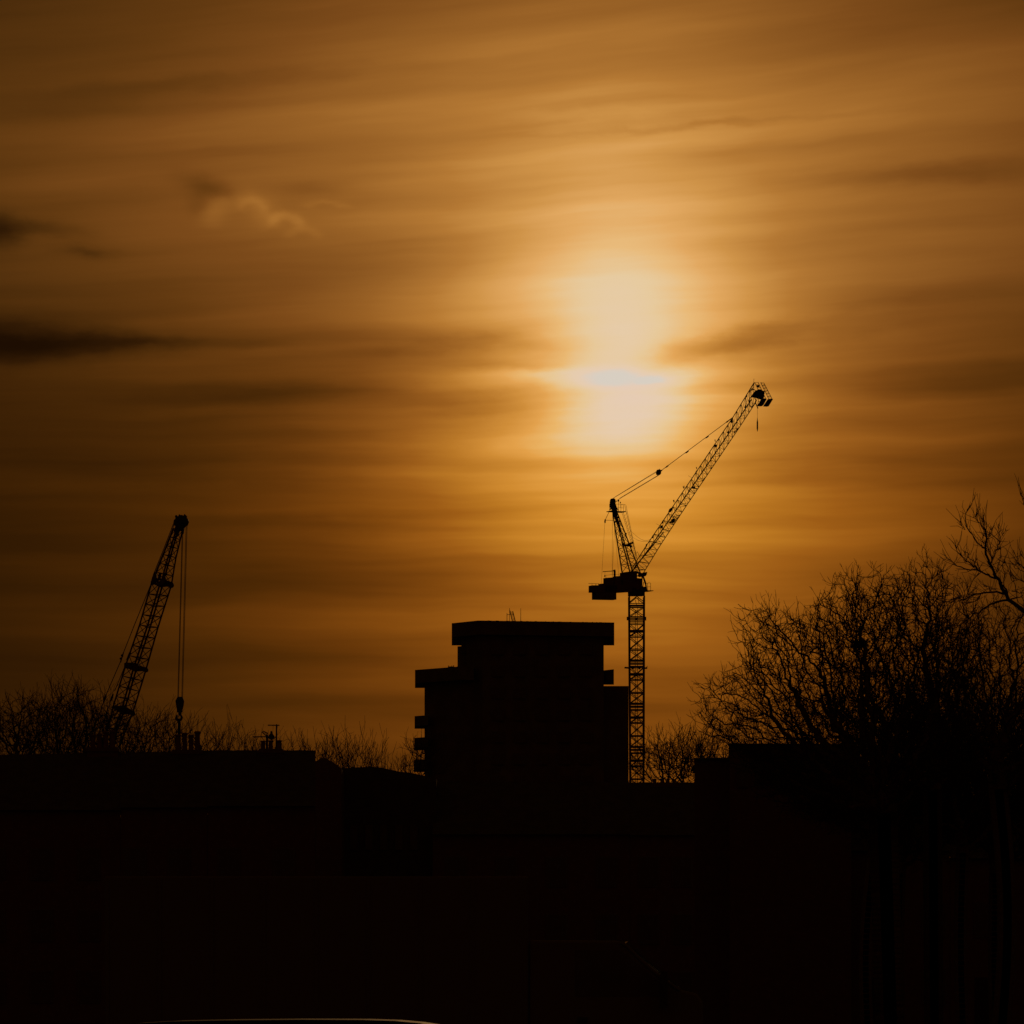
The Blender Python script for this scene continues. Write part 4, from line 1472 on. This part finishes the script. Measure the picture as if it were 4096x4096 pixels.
# ------------------------------------------------------------------ box van on the street
DV = 53.0
kv = DV / F
vx = lambda px: (px - CX) / F * DV
vz = lambda py: CH + (HY - py) / F * DV
vb = np.array([vx(1500), DV + 1, 0])
van = empty('box_van', vb, 'parked box van with a tall cargo box and lower cab facing right', 'van')
m = MB().box((vx(420), DV, .85), (vx(2112), DV + 2.1, vz(3506)))
vbx = m.build('cargo_box', M['van_white'], van, vb, bevel=.015)
m = MB()
for px in np.linspace(430, 2100, 9):
    m.box((vx(px) - .02, DV - .012, .95), (vx(px) + .02, DV + .01, vz(3520)))
m.build('side_rib', M['van_white'], vbx, vb)
m = MB().box((vx(415), DV - .02, .8), (vx(2115), DV + .05, .88))
m.build('side_rail', M['steel'], vbx, vb)
cabp = [(2116, 3761), (2470, 3763), (2496, 3770), (2540, 3815), (2600, 3872), (2660, 3920), (2716, 3958), (2790, 3975), (2810, 4010), (2815, 4240), (2116, 4240)]
fr = np.array([P(x, y, DV + .05) for x, y in cabp])
m = MB().prism(fr, fr + np.array([0, 1.95, 0]))
cab = m.build('cab', M['van_white'], van, vb, bevel=.03)
m = MB()
pl = [(2486, 3772), (2510, 3788), (2540, 3818), (2575, 3852), (2610, 3883), (2650, 3915), (2690, 3943), (2716, 3960)]
for a_, b_ in zip(pl, pl[1:]):
    m.seg(P(*a_, DV + .06), P(*b_, DV + .06), .028)
m.build('windscreen_pillar', M['van_white'], cab, vb, sides=10, smooth=True)
fr = np.array([(vx(2506), DV + .2, vz(3772)), (vx(2506), DV + 1.85, vz(3772)), (vx(2722), DV + 1.85, vz(3952)), (vx(2722), DV + .2, vz(3952))])
m = MB().prism(fr, fr + np.array([.03, 0, .03]))
m.build('windscreen', M['glass'], cab, vb)
fr = np.array([P(x, y, DV + .045) for x, y in ((2300, 3800), (2480, 3800), (2560, 3860), (2640, 3930), (2640, 3985), (2300, 3985))])
m = MB().prism(fr, fr + np.array([0, .03, 0]))
m.build('side_window', M['glass'], cab, vb)
m = MB().box((vx(2310), DV + .02, 1.32), (vx(2350), DV + .05, 1.38))
m.build('door_handle', M['steel'], cab, vb)
m = MB().box((vx(2640), DV - .22, 1.5), (vx(2668), DV - .05, 1.95))
m.seg((vx(2650), DV - .1, 1.55), (vx(2650), DV + .1, 1.5), .02)
m.build('wing_mirror', M['steel'], cab, vb)
for yy in (DV + .25, DV + 1.75):
    m = MB().box((vx(2800), yy - .17, .8), (vx(2818), yy + .17, 1.05))
    m.build('headlight', M['lamp'], cab, vb, bevel=.02)
m = MB().box((vx(430), DV + .5, .5), (vx(2790), DV + .65, .8)).box((vx(430), DV + 1.4, .5), (vx(2790), DV + 1.55, .8))
m.build('chassis', M['steel'], van, vb)
for px in (800, 2520):
    for yy in (DV + .2, DV + 1.8):
        t_ = MB().disc(np.array([vx(px), yy, .38]), (0, 1, 0), .375, .24, 28).build('wheel', M['rubber'], van, vb)
        MB().disc(np.array([vx(px), yy, .38]), (0, 1, 0), .2, .26, 20).build('rim', M['chrome'], t_, vb)

# ------------------------------------------------------------------ nearest car, only its roof edge in view
DK = 38.0
kx = lambda px: (px - CX) / F * DK
kz = lambda py: CH + (HY - py) / F * DK
kb = np.array([kx(1200), DK + .8, 0])
car = empty('parked_car', kb, 'dark parked car whose curved roof edge shows along the bottom of the photo', 'car')
xs_ = kx(380), kx(1830)
roofz = kz(4079)
side = [(-2.05, .32), (-2.15, .55), (-2.12, .85), (-1.85, .95), (-1.45, 1.0), (2.2, .98), (2.3, .7), (2.25, .35)]
fr = np.array([(kb[0] + x * 1.0, DK, z) for x, z in side])
m = MB().prism(fr, fr + np.array([0, 1.7, 0]))
body = m.build('body', M['car_paint'], car, kb, bevel=.06)
rp = [(380, 4110), (520, 4096), (680, 4087), (900, 4082.5), (1200, 4080), (1450, 4081), (1580, 4085), (1680, 4094), (1760, 4106)]
top_ = [np.array([kx(x), DK + .12, kz(y)]) for x, y in rp]
m = MB()
V_, Fc = [], []
nr = len(top_)
lo_ = [np.array([kx(150), DK + .02, .98])] + [np.array([kb[0] - 1.4 + 3.3 * i / (nr - 1), DK + .02, .98]) for i in range(nr)][1:-1] + [np.array([kx(2020), DK + .02, .98])]
ring = lo_ + top_[::-1]
fr = np.array(ring)
bk = fr + np.array([0, 1.66, 0])
m.prism(fr, bk)
cabin = m.build('cabin', M['car_paint'], car, kb)
m = MB()
for a_, b_ in zip(top_, top_[1:]):
    m.seg(a_ + np.array([0, -.01, -.002]), b_ + np.array([0, -.01, -.002]), .0035)
m.build('roof_glint_trim', M['chrome'], cabin, kb, sides=8, smooth=True)  # thin bar added along the roof edge to catch a sky glint
for xa, xb_ in ((-.95, -.05), (.05, 1.1)):
    fr = np.array([(kb[0] + xa, DK - .0, 1.0), (kb[0] + xb_, DK - .0, 1.0), (kb[0] + xb_ - .08, DK + .07, 1.32), (kb[0] + xa + .08, DK + .07, 1.32)])
    m = MB().prism(fr, fr + np.array([0, .03, 0]))
    m.build('side_window', M['glass'], cabin, kb)
for x in (-1.35, 1.4):
    for yy in (DK + .1, DK + 1.6):
        t_ = MB().disc(np.array([kb[0] + x, yy, .33]), (0, 1, 0), .32, .22, 28).build('wheel', M['rubber'], car, kb)
        MB().disc(np.array([kb[0] + x, yy, .33]), (0, 1, 0), .19, .24, 20).build('rim', M['chrome'], t_, kb)
for yy in (DK + .25, DK + 1.45):
    MB().box((kb[0] - 2.17, yy - .15, .66), (kb[0] - 2.0, yy + .15, .8)).build('headlight', M['lamp'], body, kb, bevel=.02)
for x in (-.2, 1.0):
    MB().box((kb[0] + x, DK - .03, .86), (kb[0] + x + .18, DK, .89)).build('door_handle', M['chrome'], body, kb)
